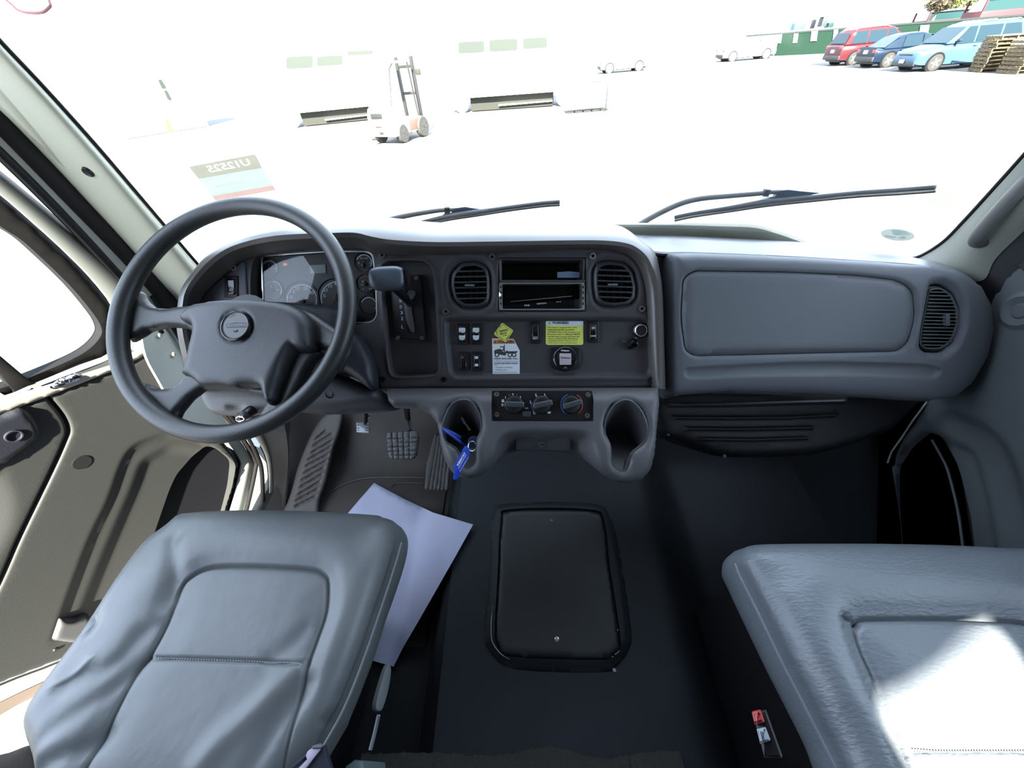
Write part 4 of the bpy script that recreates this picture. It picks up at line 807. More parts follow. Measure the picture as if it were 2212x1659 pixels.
slab('air_con_button', mat('knob_grey', (.055, .062, .072)), hc, CP, cpl(rect(1129, 889, 1147, 900, 2), hh_), hh_+.004, .006, .001)

ic = []
for x, y in ((1159, 854), (1178, 854), (1147, 869), (1154, 892)):
    ic.append(slab_vf(CP, cpl(circ(x-1.5, y-2.6, 1.1, 1.1, 10), hh_), hh_+.0007, .0003))
    ic.append(slab_vf(CP, cpl([(x-2.4, y-1.2), (x-.8, y-1.2), (x-.4, y+1.4), (x+2.6, y+1.4), (x+2.6, y+2.6), (x-1.6, y+2.6)], hh_), hh_+.0007, .0003))
for k in range(4): a_ = math.radians(45+90*k); ic.append(slab_vf(CP, cpl(circ(1086.5+2.2*math.cos(a_), 866-2.2*math.sin(a_), 1.5, 1.5, 10), hh_), hh_+.0007, .0003))
ic.append(slab_vf(CP, cpl([(1181.5, 889), (1190.5, 889), (1188.5, 893.5), (1183.5, 893.5)], hh_), hh_+.0007, .0003))
mesh('control_icons', *merge(ic), mInkW, hc, False)
# ------------------------------------------------------------------ steering wheel
WC = C0+camv(-.501, .125, -.695); WP = Plane(WC, camv(-.064, .1718, .983)); wl = lambda p, h=0.: WP.LL(p, h)
sw = thing('steering_wheel', 'black four-spoke steering wheel with a round horn button', 'steering wheel', WC)
th = np.linspace(0, 2*math.pi, 96, False); r_rim = .2132
V, Fc = tube_vf([WP.W([(r_rim*math.cos(t), r_rim*math.sin(t))], 0)[0] for t in th], .0158, 20, True, up=tuple(WP.n)); mesh('rim', V, Fc, mWheel, sw)
sp = {'a': [(262, 620), (291, 622), (296, 640), (314, 657), (342, 658), (437, 650), (440, 700), (412, 718), (391, 704), (342, 699), (304, 708), (292, 718), (264, 736), (254, 690)],
      'b': [(590, 652), (615, 651), (664, 666), (709, 697), (727, 709), (740, 690), (753, 700), (748, 760), (727, 800), (708, 788), (711, 767), (706, 750), (676, 750), (640, 740)],
      'c': [(288, 824), (302, 826), (325, 837), (353, 835), (374, 820), (400, 790), (450, 785), (480, 825), (423, 839), (395, 860), (374, 889), (368, 907), (350, 912), (310, 875), (284, 832)],
      'd': [(560, 790), (570, 848), (556, 879), (542, 907), (518, 926), (530, 942), (585, 920), (612, 884), (631, 851), (650, 812), (668, 777), (690, 757), (640, 740), (590, 755)]}
for k in 'abcd':
    relief('spoke', mWheel if k != 'd' else mWheel, sw, WP, wl(rp(sp[k], 7), -.002), lambda P, d: -.004+rnd(d, .013)-.006*np.exp(-((np.hypot(P[:, 0], P[:, 1])-.155)/.05)**2), step=.006, rings=((-.001, -.005), (-.008, -.012)))
pad = [(384, 686), (402, 664), (430, 653), (517, 646), (570, 647), (615, 653), (646, 667), (662, 688), (667, 715), (668, 738), (664, 752), (640, 757), (620, 775), (606, 800), (590, 840), (584, 868), (570, 872), (560, 852), (553, 834), (530, 832), (500, 838), (470, 835), (430, 835), (412, 822), (398, 812), (384, 806), (392, 785), (402, 745), (411, 716), (410, 700), (398, 698)]
padl = wl(crs(pad, 3, True), .012); hb = wl([(512, 705)], .02)[0]
lowr = wl(crs([(625, 735), (650, 748), (690, 760), (640, 900), (575, 890), (590, 830), (600, 780)], 3, True), .012)
def hpad(P, d):
    h = .016+rnd(d, .020)*.9+.010*np.exp(-(np.hypot(P[:, 0]-.0, (P[:, 1]-.01)*1.4)/.09)**2)
    h = h-.028*np.where(inpoly(P, lowr), sst(pdist(P, lowr), 0, .022), 0); rr_ = np.hypot(P[:, 0]-hb[0], P[:, 1]-hb[1]); return h-.004*np.exp(-((rr_-.0265)/.0022)**2)
relief('airbag_pad', mHub, sw, WP, padl, hpad, step=.0042, rings=((0, -.012), (-.004, -.03)))
M = WP.M(hb[0], hb[1], .0235); lathe('horn_button', mat('horn_button', (.030, .024, .028), .4), sw, M, [(.0001, .0005), (.021, .0005), (.0235, .0015), (.025, .0), (.0255, -.004)], 40)
lathe('button_ring', mBlkG, sw, M, [(.0240, .0006), (.0246, .0018), (.0262, .0012), (.027, -.002)], 40)
V, Fc = band_vf(WP, rp([(487, 699), (512, 696.5), (537, 698), (537, 705), (512, 706), (487, 707)], 3), .0008, .0252, True); mesh('emblem_border', V, Fc, mDash, sw, False)
lettering('emblem_lettering', mat('emboss', (.12, .13, .15), .35), sw, [tpx(WP, 'FREIGHTLINER', 490, 699.5, 534, 704, .0258, .0)]); tube('horn_symbol', [WP.P(502, 713, .025), WP.P(504, 716, .0255), WP.P(511, 715, .0255), WP.P(511, 712, .025)], .0007, mat('emboss', (.05, .06, .07)), sw, n=6)
# ------------------------------------------------------------------ steering column and knee panels
col = thing('steering_column', 'dark blue-grey steering column shroud behind the wheel', 'steering column', PD(700, 740, .80))
axis = -WP.n
sh1 = Plane(PD(700, 720, .79), camv(.12, .10, 1))
mShr = mat('column_shroud', (.030, .033, .044), .5, bump=.3, bscale=800)
relief('shroud', mShr, col, sh1, sh1.LL(crs([(545, 655), (620, 648), (700, 655), (732, 662), (738, 680), (736, 705), (770, 720), (789, 750), (802, 781), (806, 825), (796, 838), (770, 820), (734, 797), (690, 800), (620, 790), (560, 750)], 3, True)), lambda P, d: rnd(d, .018), step=.008, rings=((.002, -.02), (-.004, -.06)))
cyl = [WC+axis*.03+np.array([0, 0, -.0]), WC+axis*.12, WC+axis*.24]
tube('column_tube', cyl, [.05, .052, .045], mShr, col, n=24)
tube('column_shaft', [WC+axis*.20, WC+axis*.24+np.array([0, .12, -.25]), np.array([WC[0], 1.0, .25])], [.03, .022, .022], mBlk, col, n=16)
kn = Plane(PD(700, 860, .83), camv(0, -.05, 1))
relief('knee_panel', mat('knee_panel_plastic', (.058, .056, .062), .5, bump=.2, bscale=800), dash, kn, kn.LL(crs([(600, 800), (700, 800), (790, 838), (812, 845), (835, 868), (857, 886), (800, 895), (695, 898), (640, 893), (600, 880), (560, 840)], 3, True)), lambda P, d: rnd(d, .02)+.012*sst(P[:, 1], -.03, .02)-groove(P, kn.LL([(640, 872), (720, 868), (786, 858), (810, 846)]), .006, .006, False)*.8, step=.008, rings=((0, -.03), (-.01, -.08)))
c = kn.LL([(716, 851)])[0]; lathe('panel_screw_hole', mBlk, dash, kn.M(c[0], c[1], .010), [(.0001, -.001), (.006, -.001), (.008, .002), (.0095, -.002)], 18)
lf = Plane(PD(500, 868, .86), camv(.1, .1, 1))
relief('lower_left_panel', mat('tan_grey_plastic', (.22, .20, .18), .5, bump=.2, bscale=800), dash, lf, lf.LL(crs([(424, 852), (440, 838), (500, 838), (575, 846), (600, 870), (590, 885), (545, 893), (520, 898), (485, 898), (450, 893), (433, 878), (428, 866)], 3, True)), lambda P, d: rnd(d, .018)+inset(P, lf.LL(circ(508, 880, 24, 9, 20)), .012, .01)+groove(P, lf.LL([(430, 853), (500, 850), (575, 852)]), .004, .004, False), step=.006, rings=((0, -.03), (-.01, -.06)))
ig = thing('ignition_lock', 'chrome ignition lock with key under the left dash panel', 'ignition lock', PD(520, 905, .84))
tube('lock_ring', [PD(520+9*math.cos(a), 905+5*math.sin(a), .84) for a in np.linspace(0, 2*math.pi, 20, False)], .0022, mChrome, ig, closed=True, n=8)
lathe('lock_barrel', mBlk, ig, Matrix.Translation(Vector(PD(533, 893, .85))) @ Vector(camv(.1, -.3, 1)).to_track_quat('Z', 'Y').to_matrix().to_4x4(), [(.0001, .012), (.010, .010), (.012, -.02), (.012, -.06)], 18)
slab('tag_on_column', mInkW, ig, lf, lf.LL([(542, 948), (551, 944), (562, 960), (560, 967), (550, 963)], -.05), -.05, .002)
# hanging under-dash cover on the passenger side
ud = Plane(PD(1660, 915, 1.0), camv(0, .12, 1)); rib = [[(1445, 876), (1560, 875), (1700, 871), (1820, 868)], [(1460, 902), (1560, 903), (1700, 902), (1800, 897)], [(1485, 926), (1600, 927), (1750, 924)], [(1510, 948), (1620, 950), (1740, 946)]]
uc = relief('underdash_cover', mat('underdash_black', (.011, .012, .015), .55, bump=.2, bscale=500), None, ud, ud.LL(crs([(1425, 840), (1700, 835), (2010, 850), (1985, 885), (1940, 930), (1860, 960), (1760, 985), (1600, 990), (1540, 980), (1470, 952), (1432, 935)], 3, True)), lambda P, d: rnd(d, .03)+sum(-groove(P, ud.LL(r), .006, .004, False) for r in rib), fine=[(ud.LL(r), False, .004) for r in rib], step=.010, rings=((0, -.03), (-.01, -.15)))
tag(uc, 'black ribbed cover curving under the glovebox', 'cover')
for x, y in ((1448, 938), (1570, 986)): c = ud.LL([(x, y)])[0]; lathe('screw', mDash, uc, ud.M(c[0], c[1], -.012), [(.0001, .004), (.004, .003), (.005, 0)], 10)
# ------------------------------------------------------------------ key bundle in the left cup holder
kb = thing('key_bundle', 'keys with blue straps lying in the left cup holder', 'keys', PD(1010, 950, .80))
def pstrip(name, m, px, d, w, par, t=.0015):
    pts = [PD(x, y, dd) for (x, y), dd in zip(px, d)]; return tube(name, pts, w/2, m, par, n=8, flat=t/w, up=tuple(camv(.1, .3, 1)))
pstrip('blue_strap', mBlue, [(955, 926), (975, 934), (996, 946)], [.775, .79, .81], .007, kb); pstrip('blue_strap', mBlue, [(957, 928), (980, 944), (1003, 962)], [.775, .79, .81], .006, kb)
kpx = Plane(PD(1008, 916, .84), camv(.2, .2, 1))
slab('key_blade', mat('nickel', (.5, .5, .46), .35, .9), kb, kpx, kpx.LL([(995, 901), (999, 901), (1005, 911), (1008, 916), (1018, 929), (1013, 931), (1006, 919), (1001, 915)]), .0, .002)
superk = Plane(PD(1020, 953, .80), camv(.1, .2, 1))
slab('key_head', mat('navy_key', (.008, .018, .075), .4), kb, superk, superk.LL(crs([(1012, 948), (1020, 942), (1031, 943), (1034, 950), (1030, 964), (1020, 970), (1010, 963)], 3, True)), .003, .007, .002)
slab('key_plate', mSteel, kb, superk, superk.LL(crs([(1013, 971), (1020, 968), (1025, 972), (1022, 978), (1015, 977)], 3, True), .004), .005, .002)
tube('key_ring', [superk.W([superk.LL([(1020, 964)])[0]+np.array([.008*math.cos(a), .010*math.sin(a)])], .006)[0] for a in np.linspace(0, 2*math.pi, 24, False)], .0006, mSteel, kb, closed=True, n=6)
tg = thing('key_tag', 'blue plastic key tag with white TESCO lettering hanging over the left cup holder', 'key tag', PD(1000, 1000, .765))
tp_ = Plane(PD(1000, 1000, .755), camv(.05, .35, 1)); tgo = [(1003, 965), (1010, 964), (1015, 975), (1014, 985), (1006, 1002), (998, 1015), (990, 1033), (984, 1036), (979, 1033), (981, 1020), (979, 1008), (985, 997), (996, 978)]
slab('tag_body', mBlue, tg, tp_, tp_.LL(crs(tgo, 3, True)), .001, .002, .0006)
lettering('tag_text', mInkW, tg, [('TESCO', tp_.P(986.5, 1005, .0014), tp_.P(1003, 976, .0014), tp_.P(989, 1009, .0014), .03), ('SALES SERVICE PARTS', tp_.P(989.5, 1011.5, .0014), tp_.P(1007, 981, .0014), tp_.P(991, 1013, .0014), .0), ('TRUCK EQUIPMENT CO', tp_.P(992.5, 1018, .0014), tp_.P(1011, 987, .0014), tp_.P(994, 1019.5, .0014), .0)])
# ------------------------------------------------------------------ pedals
def pedal_plane(px, py, d): return Plane(PD(px, py, d), camv(0, .25, 1))
bp = pedal_plane(868, 960, 1.36); pd = thing('brake_pedal', 'square black brake pedal with a grid tread', 'pedal', bp.o)
bo = rp([(836, 932), (900, 929), (904, 940), (898, 985), (890, 992), (842, 992), (836, 982), (833, 940)], 5); gpx = [[(833+k*12.6, 928), (838+k*11.6, 994)] for k in range(1, 5)]+[[(830, 938+k*9.2), (906, 936+k*9.2)] for k in range(1, 6)]
relief('pedal_pad', mat('pedal_rubber', (.11, .11, .112), .45), pd, bp, bp.LL(bo), lambda P, d: rnd(d, .008)+sum(groove(P, bp.LL(g), .006, .0017, False) for g in gpx), step=.0032, rings=((0, -.012),))
tube('pedal_arm', [bp.P(885, 930, -.01), bp.P(881, 905, -.02), PD(878, 878, 1.30), PD(874, 845, 1.22)], [.010, .010, .011, .011], mBlk, pd, flat=.5, n=10)
ap = Plane(PD(945, 1005, 1.36), camv(.0, .55, 1)); ac = thing('accelerator_pedal', 'long ribbed black accelerator pedal beside the console', 'pedal', ap.o)
ao = rp([(938, 935), (975, 935), (968, 1058), (916, 1056), (921, 1000)], 4)
al = ap.LL(ao); rg = [ap.LL([(940+k*6.2, 930), (917+k*8.4, 1060)]) for k in range(1, 6)]
relief('pedal_pad', mat('pedal_rubber_ribbed', (.075, .072, .068), .55), ac, ap, al, lambda P, d: rnd(d, .004)+sum(groove(P, g, .006, .0025, False) for g in rg), step=.0035, rings=((0, -.012),))
tube('pedal_arm', [ap.P(950, 940, -.01), PD(955, 905, 1.38), PD(958, 870, 1.38)], .009, mBlk, ac, n=10)
hp_ = pedal_plane(784, 921, 1.15); hbk = thing('parking_brake_pedal', 'small grey steel pedal pad hanging left of the brake pedal', 'pedal', hp_.o)
slab('pedal_pad', mat('zinc_grey', (.20, .21, .23), .4, .4), hbk, hp_, hp_.LL(rp([(770, 913), (799, 912), (798, 936), (771, 934)], 2)), .003, .006, .001)
for k, y in enumerate((918, 924, 929)): slab('pad_slot', mBlk, hbk, hp_, hp_.LL([(771+k, y), (777, y), (777, y+1.5), (771+k, y+1.5)]), .0034, .002); slab('pad_slot', mBlk, hbk, hp_, hp_.LL([(790, y), (798, y), (798, y+1.5), (790, y+1.5)]), .0034, .002)
tube('pedal_arm', [hp_.P(790, 913, -.004), PD(791, 897, 1.14), PD(790, 880, 1.12), PD(788, 860, 1.08)], [.011, .010, .011, .012], mBlk, hbk, n=10, flat=.5)
lathe('arm_bolt', mSteel, hbk, hp_.M(*hp_.LL([(797, 900)])[0], .004), [(.0001, .004), (.003, .003), (.004, 0)], 8)
# ribbed foot rest left of the pedals
# toe board mat edge lines
def onfloor(px, py, dz=.004, fz=floor_z):
    r = ray(px, py); d = 1.2
    for _ in range(60):
        p = C0+r*d; f = float(fz(np.float64(p[0]), np.float64(p[1])))+dz; d += (f-p[2])/(r[2]-.25)*.6
    return C0+r*d
ffz = lambda x, y: .045+.42*(y-.66)-.10*(x+.72)
def fw_(P2, H): return np.array([onfloor(p[0]*1000, -p[1]*1000, float(h), ffz) for p, h in zip(P2, np.broadcast_to(H, (len(P2),)))])
K3 = lambda p: np.array(p, float)*np.array([1, -1])/1000
ribs = [((682, 949), (703, 932)), ((677, 963), (716, 938)), ((673, 978), (716, 953)), ((667, 992), (712, 967)), ((662, 1006), (708, 982)), ((658, 1021), (704, 996)), ((653, 1037), (699, 1010)), ((649, 1052), (695, 1025)), ((645, 1068), (690, 1041)), ((640, 1081), (686, 1056)), ((639, 1093), (681, 1072))]
fo = K3(crs([(606, 1125), (622, 1085), (650, 1000), (676, 935), (705, 895), (738, 892), (733, 930), (718, 972), (704, 1037), (689, 1080), (680, 1125)], 3, True))
frm = relief('foot_rest', mat('foot_rest_rubber', (.11, .10, .09), .6, bump=.3, bscale=500), None, seatP, fo, lambda P, d: rnd(d, .010)*.8+sum(groove(P, K3(r), .008, .0026, False)+.004*np.exp(-(pdist(P, K3([(a[0]-1.5, a[1]-5) for a in r]), False)/.003)**2) for r in ribs), step=.0028, rings=((.001, -.03), (.004, -.12)), wfn=fw_); tag(frm, 'sloping foot rest with diagonal ribs left of the pedals', 'foot rest')
fm = thing('driver_floor_mat', 'brown-black moulded rubber mat lining the driver footwell', 'floor mat', (-.5, .8, .01))
V, Fc = loft([[(x, y, float(floor_z(np.float64(x), np.float64(y)))+.006+.02*math.exp(-((x+.86)/.05)**2)) for x in np.linspace(-.865, -.245, 40)] for y in np.linspace(.25, 1.05, 46)]); mesh('mat_sheet', *thick(V, Fc, .005), mFoot, fm)
tube('mat_ridge', [onfloor(x, y, .008) for x, y in crs([(712, 1063), (745, 1046), (785, 1034), (850, 1031), (918, 1032)], 5)], .003, mat('mat_ridge', (.07, .065, .06), .5), fm, n=8)
tube('mat_ridge', [onfloor(x, y, .008) for x, y in crs([(846, 1052), (853, 1045), (875, 1043), (915, 1044)], 5)], .0025, mat('mat_ridge', (.07, .06, .06)), fm, n=8)
pm = Plane(PD(1815, 1090, 1.45), camv(-.25, .7, 1)); pmm = relief('passenger_foot_ramp', mat('purple_black_rubber', (.018, .017, .021), .55), None, pm, pm.LL(crs([(1712, 1000), (1760, 985), (1800, 1050), (1850, 1110), (1895, 1150), (1905, 1250), (1800, 1260), (1760, 1160), (1735, 1090)], 3, True)), lambda P, d: rnd(d, .02)*.6+sum(groove(P, pm.LL(l), .006, .006, False) for l in ([(1745, 1050), (1800, 1140)], [(1760, 1040), (1830, 1150)], [(1750, 1095), (1810, 1190)], [(1775, 1100), (1850, 1190)])), step=.009, rings=((0, -.03), (0, -.1)))
tag(pmm, 'dark ribbed rubber ramp in the passenger footwell', 'foot ramp'); c = pm.LL([(1803, 1127)])[0]; lathe('mat_plug', mBlk, pmm, pm.M(c[0], c[1], -.002), [(.0001, .004), (.008, .003), (.009, 0)], 16)
lt = [onfloor(x, y, .05) for x, y in crs([(1855, 985), (1845, 1060), (1850, 1100), (1885, 1128)], 4)]; rt = [onfloor(x, y, .12) for x, y in crs([(1885, 965), (1890, 1040), (1888, 1080), (1890, 1120)], 4)]
sc = strip('cowl_side_pad', mat('purple_black_rubber', (.018, .017, .021)), None, lt, rt, .03, (-.3, -.5, .8), 8, .01); tag(sc, 'dark padded strip rising beside the passenger footwell', 'trim pad')
# ------------------------------------------------------------------ tunnel hatch, carpet, paper
TP = Plane((0, 0, .15), (0, 0, 1)); hat = thing('floor_hatch', 'black rounded access hatch with one bolt in the raised floor', 'hatch', (.12, .4, .15))
pan = [(1104, 1102), (1271, 1102), (1304, 1127), (1316, 1227), (1339, 1385), (1325, 1412), (1296, 1423), (1104, 1416), (1078, 1395), (1071, 1364), (1077, 1248), (1084, 1127)]
ring = [(1063, 1123), (1096, 1088), (1279, 1088), (1316, 1115), (1337, 1185), (1362, 1352), (1360, 1400), (1333, 1439), (1300, 1452), (1113, 1445), (1060, 1410), (1046, 1364), (1059, 1248)]
pL = TP.LL(crs(pan, 4, True), .012)
relief('hatch_surround', mFloor, hat, TP, TP.LL(crs(ring, 4, True)), lambda P, d: .001+.011*sst(d, 0, .022), holes=[TP.LL(crs([(p[0]+(p[0]-1205)*.02, p[1]+(p[1]-1260)*.015) for p in pan], 4, True), .012)], step=.007, rings=((0, -.005),), hole_rings=((-.001, -.003), (0, -.012)))
relief('hatch_lid', mat('hatch_black', (.017, .019, .020), .5, bump=.2, bscale=700), hat, TP, pL, lambda P, d: .009+rnd(d, .003)+.001*np.sin(P[:, 0]*18)*np.sin(P[:, 1]*16), step=.011, rings=((0, -.009),))
for x, y, s in ((1202, 1383, 1), (1191, 1127, .7)):
    c = TP.LL([(x, y)])[0]; lathe('hatch_bolt', mSteel if s == 1 else mDash, hat, TP.M(c[0], c[1], .0085), [(.0022*s, .001), (.0035*s, .0025), (.0058*s, .002), (.0066*s, 0)], 16); lathe('bolt_hex', mBlkG, hat, TP.M(c[0], c[1], .0085), [(.0001, .0008), (.0036*s, .0008)], 6)
mScr = mat('scuff_white', (.40, .43, .45), .5)
def scuff(pts, r): tube('scuff_mark', [TP.P(x, y, .0138) for x, y in pts], r, mScr, hat, n=6, flat=.3, up=(0, 0, 1))
scuff(crs([(1065, 1306), (1061, 1345), (1062, 1380), (1070, 1398), (1084, 1414), (1100, 1424)], 4), [.0004]*3+[.0012]*14+[.0006]*4); scuff([(1333, 1360), (1336, 1362)], .0012)
scuff([(1328, 1414), (1334, 1410), (1338, 1405)], .001); scuff([(1322, 1419), (1325, 1418)], .001)
chp = slab('paint_chip', mScr, None, TP, TP.LL([(1323, 1444), (1329, 1443), (1332, 1450), (1326, 1452)], .004), .003, .002); tag(chp, 'tiny pale chip of debris on the floor behind the hatch', 'debris')
mCarp = mat('carpet', (.050, .048, .040), .95, bump=1., bscale=500, dist=.004)
xs = np.linspace(-.32, .36, 120); rr = np.random.RandomState(3); rowsC = []
for k in range(14):
    y = .030-.35*k/13; amp = .006 if k < 5 else .002
    rowsC.append([(x, y+(rr.rand()-.5)*amp*.7+(.010*math.sin(x*23)*math.exp(-((x-.12)/.2)**2) if k < 3 else 0), .153+.020*sst(np.float64(k), 0, 2)+(rr.rand()-.5)*amp*.9) for x in xs])
V, Fc = loft(rowsC); V, Fc = thick(V, [tuple(reversed(f)) for f in Fc], .004); cpt = mesh('carpet_edge', V, Fc, mCarp); tag(cpt, 'frayed dark carpet edge across the floor behind the hatch', 'carpet')
pz = lambda x, y: .15*sst(x, -.33, -.17)+.010
def pw(P2, H): return np.array([onfloor(p[0]*1000, -p[1]*1000, .004+h, pz) for p, h in zip(P2, np.broadcast_to(H, (len(P2),)))])
pap = np.array([(808, 1043), (870, 1076), (935, 1107), (975, 1119), (1022, 1133), (985, 1200), (945, 1270), (905, 1340), (870, 1400), (850, 1440), (780, 1420), (700, 1250), (700, 1170), (752, 1108), (780, 1075)])*np.array([1, -1])/1000
pe = relief('paper_floor_mat', mPaper, None, TP, pap, lambda P, d: .003*np.sin(P[:, 0]*60)*np.sin(P[:, 1]*45), step=.010, rings=((0, -.0008),), wfn=pw); tag(pe, 'white paper floor mat lying creased between the driver seat and console', 'paper mat')
# ------------------------------------------------------------------ seats
sp_ = lambda p, h=0.: seatP.LL(p, h)
def seatc(name, label, outl, ins, stitch, m, creases, bol, foldpx):
    t = thing('car_seat', label, 'seat', tuple(sp_(outl).mean(0))+(SEATZ-.1,), None)
    O = sp_(crs(outl, 3, True), -.050); I = sp_(crs(ins, 4, False)); S = sp_(stitch); Cs = [(sp_(crs(c[0], 4)), c[1], c[2]) for c in creases]
    Ic = np.vstack([I, [I[-1]+(0, -.15), I[0]+(0, -.15)]])
    def h(P, d):
        e = rnd(d, .045)+rnd(np.minimum(d, .11), .11)*.12
        s = inpoly(P, Ic); di = pdist(P, I, False); e = e+groove(P, I, .0065, .0032, False)+groove(P, S, .0035, .003, False)
        e = e+.3*bol*np.where(s, 1, 0)*sst(di, 0, .05)+bol*np.where(s, 0, 1)*np.exp(-((di-.055)/.05)**2)*sst(di, 0, .03)-.004*np.where(s, sst(di, 0, .03), 0)*0
        for c, dep, w in Cs: e = e+groove(P, c, dep, w, False)
        return e
    relief('cushion', m, t, seatP, O, h, step=.0075, rings=((.003, -.012), (.004, -.035), (-.004, -.06), (-.018, -.085), (-.040, -.105)), fine=[(I, False, .0036), (S, False, .0035)]+[(c, False, w*.6) for c, dep, w in Cs if w < .008])
    # piping and stitches
    pts = []
    for x, y in crs(foldpx, 5): pts.append(seatP.P(x, y, -.022))
    tube('piping', pts, .0022, m, t, n=8)
    dots = []
    a, b = seatP.W([S[0]], bol*.3-.0024)[0], seatP.W([S[-1]], bol*.3-.0024)[0]; n = 60
    for k in range(3, n-3): p = a+(b-a)*k/n; V_, F_ = tube_vf([p, p+(b-a)/n*.55], .0009, 6); dots.append((V_, F_))
    for k in range(0, len(pts)-1):
        for j in range(2): p = pts[k]*(1-j/2)+pts[k+1]*j/2; qd = (pts[k+1]-pts[k]); V_, F_ = tube_vf([p+np.array([0, 0, .004]), p+qd*.28+np.array([0, 0, .004])], .0007, 5)
    mesh('stitching', *merge(dots), mat('thread', (.30, .33, .36), .6), t)
    c = O.mean(0); w = np.ptp(O[:, 0])*.42; box('seat_base', mBlk, t, Matrix.Translation((c[0], c[1]-.03, .24)), w, .34, .44, .02)
    return t
dO = [(372, 1140), (395, 1120), (430, 1110), (582, 1106), (790, 1114), (840, 1122), (866, 1140), (866, 1180), (846, 1250), (818, 1330), (790, 1415), (744, 1530), (699, 1615), (640, 1700), (560, 1790), (200, 1790), (120, 1720), (92, 1650), (66, 1590), (72, 1545), (110, 1482), (196, 1365), (257, 1268), (318, 1184)]
dI = [(160, 1700), (179, 1659), (237, 1558), (291, 1454), (319, 1421), (358, 1350), (387, 1275), (412, 1246), (457, 1226), (541, 1223), (665, 1230), (699, 1242), (707, 1263), (703, 1321), (682, 1384), (665, 1433), (632, 1550), (599, 1659), (590, 1700)]
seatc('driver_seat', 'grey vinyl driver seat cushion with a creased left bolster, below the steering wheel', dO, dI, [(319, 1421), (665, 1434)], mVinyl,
      [([(375, 1165), (380, 1230), (362, 1300)], .006, .012), ([(310, 1370), (250, 1440), (150, 1480)], .006, .014), ([(300, 1440), (220, 1510), (100, 1590)], .004, .012), ([(640, 1450), (560, 1530), (470, 1610), (430, 1659)], -.006, .016), ([(662, 1480), (600, 1560), (540, 1659)], .006, .014), ([(705, 1560), (745, 1565), (780, 1560)], .006, .007), ([(120, 1480), (170, 1455), (200, 1430)], -.003, .006), ([(90, 1650), (180, 1620), (230, 1590)], .006, .012), ([(190, 1365), (205, 1345), (200, 1330)], .004, .006), ([(660, 1360), (620, 1400), (585, 1425)], .003, .012)], .010,
      [(868, 1172), (846, 1246), (790, 1413), (744, 1529), (699, 1612), (660, 1680)])
pO = [(1588, 1195), (1612, 1180), (1679, 1176), (1877, 1176), (2059, 1181), (2212, 1188), (2330, 1200), (2390, 1240), (2430, 1330), (2500, 1560), (2540, 1760), (1900, 1800), (1830, 1730), (1798, 1659), (1778, 1607), (1731, 1514), (1685, 1425), (1629, 1309), (1597, 1243), (1584, 1215)]
pI = [(1985, 1700), (1970, 1659), (1956, 1623), (1923, 1540), (1884, 1454), (1860, 1402), (1849, 1362), (1853, 1348), (1877, 1340), (2043, 1339), (2129, 1342), (2191, 1345), (2225, 1352), (2250, 1380), (2290, 1480), (2350, 1700)]
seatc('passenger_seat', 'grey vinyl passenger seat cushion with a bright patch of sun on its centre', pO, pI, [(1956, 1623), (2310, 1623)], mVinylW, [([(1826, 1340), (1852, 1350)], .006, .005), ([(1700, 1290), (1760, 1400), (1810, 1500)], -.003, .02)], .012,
      [(1588, 1218), (1597, 1243), (1630, 1309), (1686, 1425), (1732, 1514), (1779, 1607), (1810, 1670)])
# seat fittings
sl_ = Plane((-.185, 0, 0), (1, 0, 0), (0, 1, 0)); lv = thing('seat_lever', 'pale grey plastic lever on the right side of the driver seat', 'lever', onX(830, 1485, -.17))
LX = Plane((-.176, 0, 0), (.85, 0, .5), (0, 1, 0)); slab('lever_body', mGrP, lv, LX, LX.LL(crs([(842, 1435), (846, 1450), (840, 1490), (828, 1530), (819, 1536), (812, 1528), (820, 1490), (834, 1445)], 3, True)), .0, .012, .003)
tube('lever_rod', [onX(818, 1545, -.175), onX(808, 1590, -.178), onX(800, 1620, -.18)], .0025, mDash, lv, n=8)
def buckle(px, label, m, z, col2):
    pl = Plane((0, 0, z), (-.25, 0, 1)); t = thing('seat_belt_buckle', label, 'buckle', pl.P(*px[0]), None); return pl, t
bl = Plane((0, 0, .50), (-.5, -.1, .86)); b1 = thing('seat_belt_buckle', 'black buckle with bright red release button beside the passenger seat', 'buckle', bl.P(1636, 1550))
slab('release_button', mRed, b1, bl, bl.LL(rp([(1623, 1537), (1642, 1533), (1652, 1560), (1630, 1566)], 3)), .004, .015, .003); slab('buckle_body', mBlk, b1, bl, bl.LL(rp([(1624, 1540), (1652, 1533), (1690, 1640), (1650, 1640)], 4)), -.004, .02, .003)
b2 = thing('belt_end_fitting', 'pale grey plastic fitting just behind the red buckle button', 'belt fitting', bl.P(1648, 1590)); slab('fitting_body', mat('pale_blue_grey', (.42, .48, .53), .45), b2, bl, bl.LL(rp([(1634, 1575), (1653, 1571), (1664, 1600), (1642, 1607)], 2), .004), .006, .015, .002)
slab('fitting_rib', mBlk, b2, bl, bl.LL([(1645, 1580), (1646, 1580), (1652, 1600), (1651, 1600)], .006), .0068, .002); slab('fitting_rib', mBlk, b2, bl, bl.LL([(1642, 1580), (1643, 1580), (1648, 1600), (1647, 1600)], .006), .0068, .002)
b3p = Plane((0, 0, .600), (.2, -.2, 1)); b3 = thing('seat_belt_buckle', 'navy webbing buckle with a pale pink edge at the rear of the driver seat', 'buckle', b3p.P(680, 1640))
slab('buckle_edge', mat('pale_pink_plastic', (.75, .62, .80), .4), b3, b3p, b3p.LL([(664, 1624), (676, 1616), (691, 1615), (693, 1619), (664, 1656), (640, 1685), (615, 1690), (664, 1640), (661, 1632)]), .002, .012, .001)
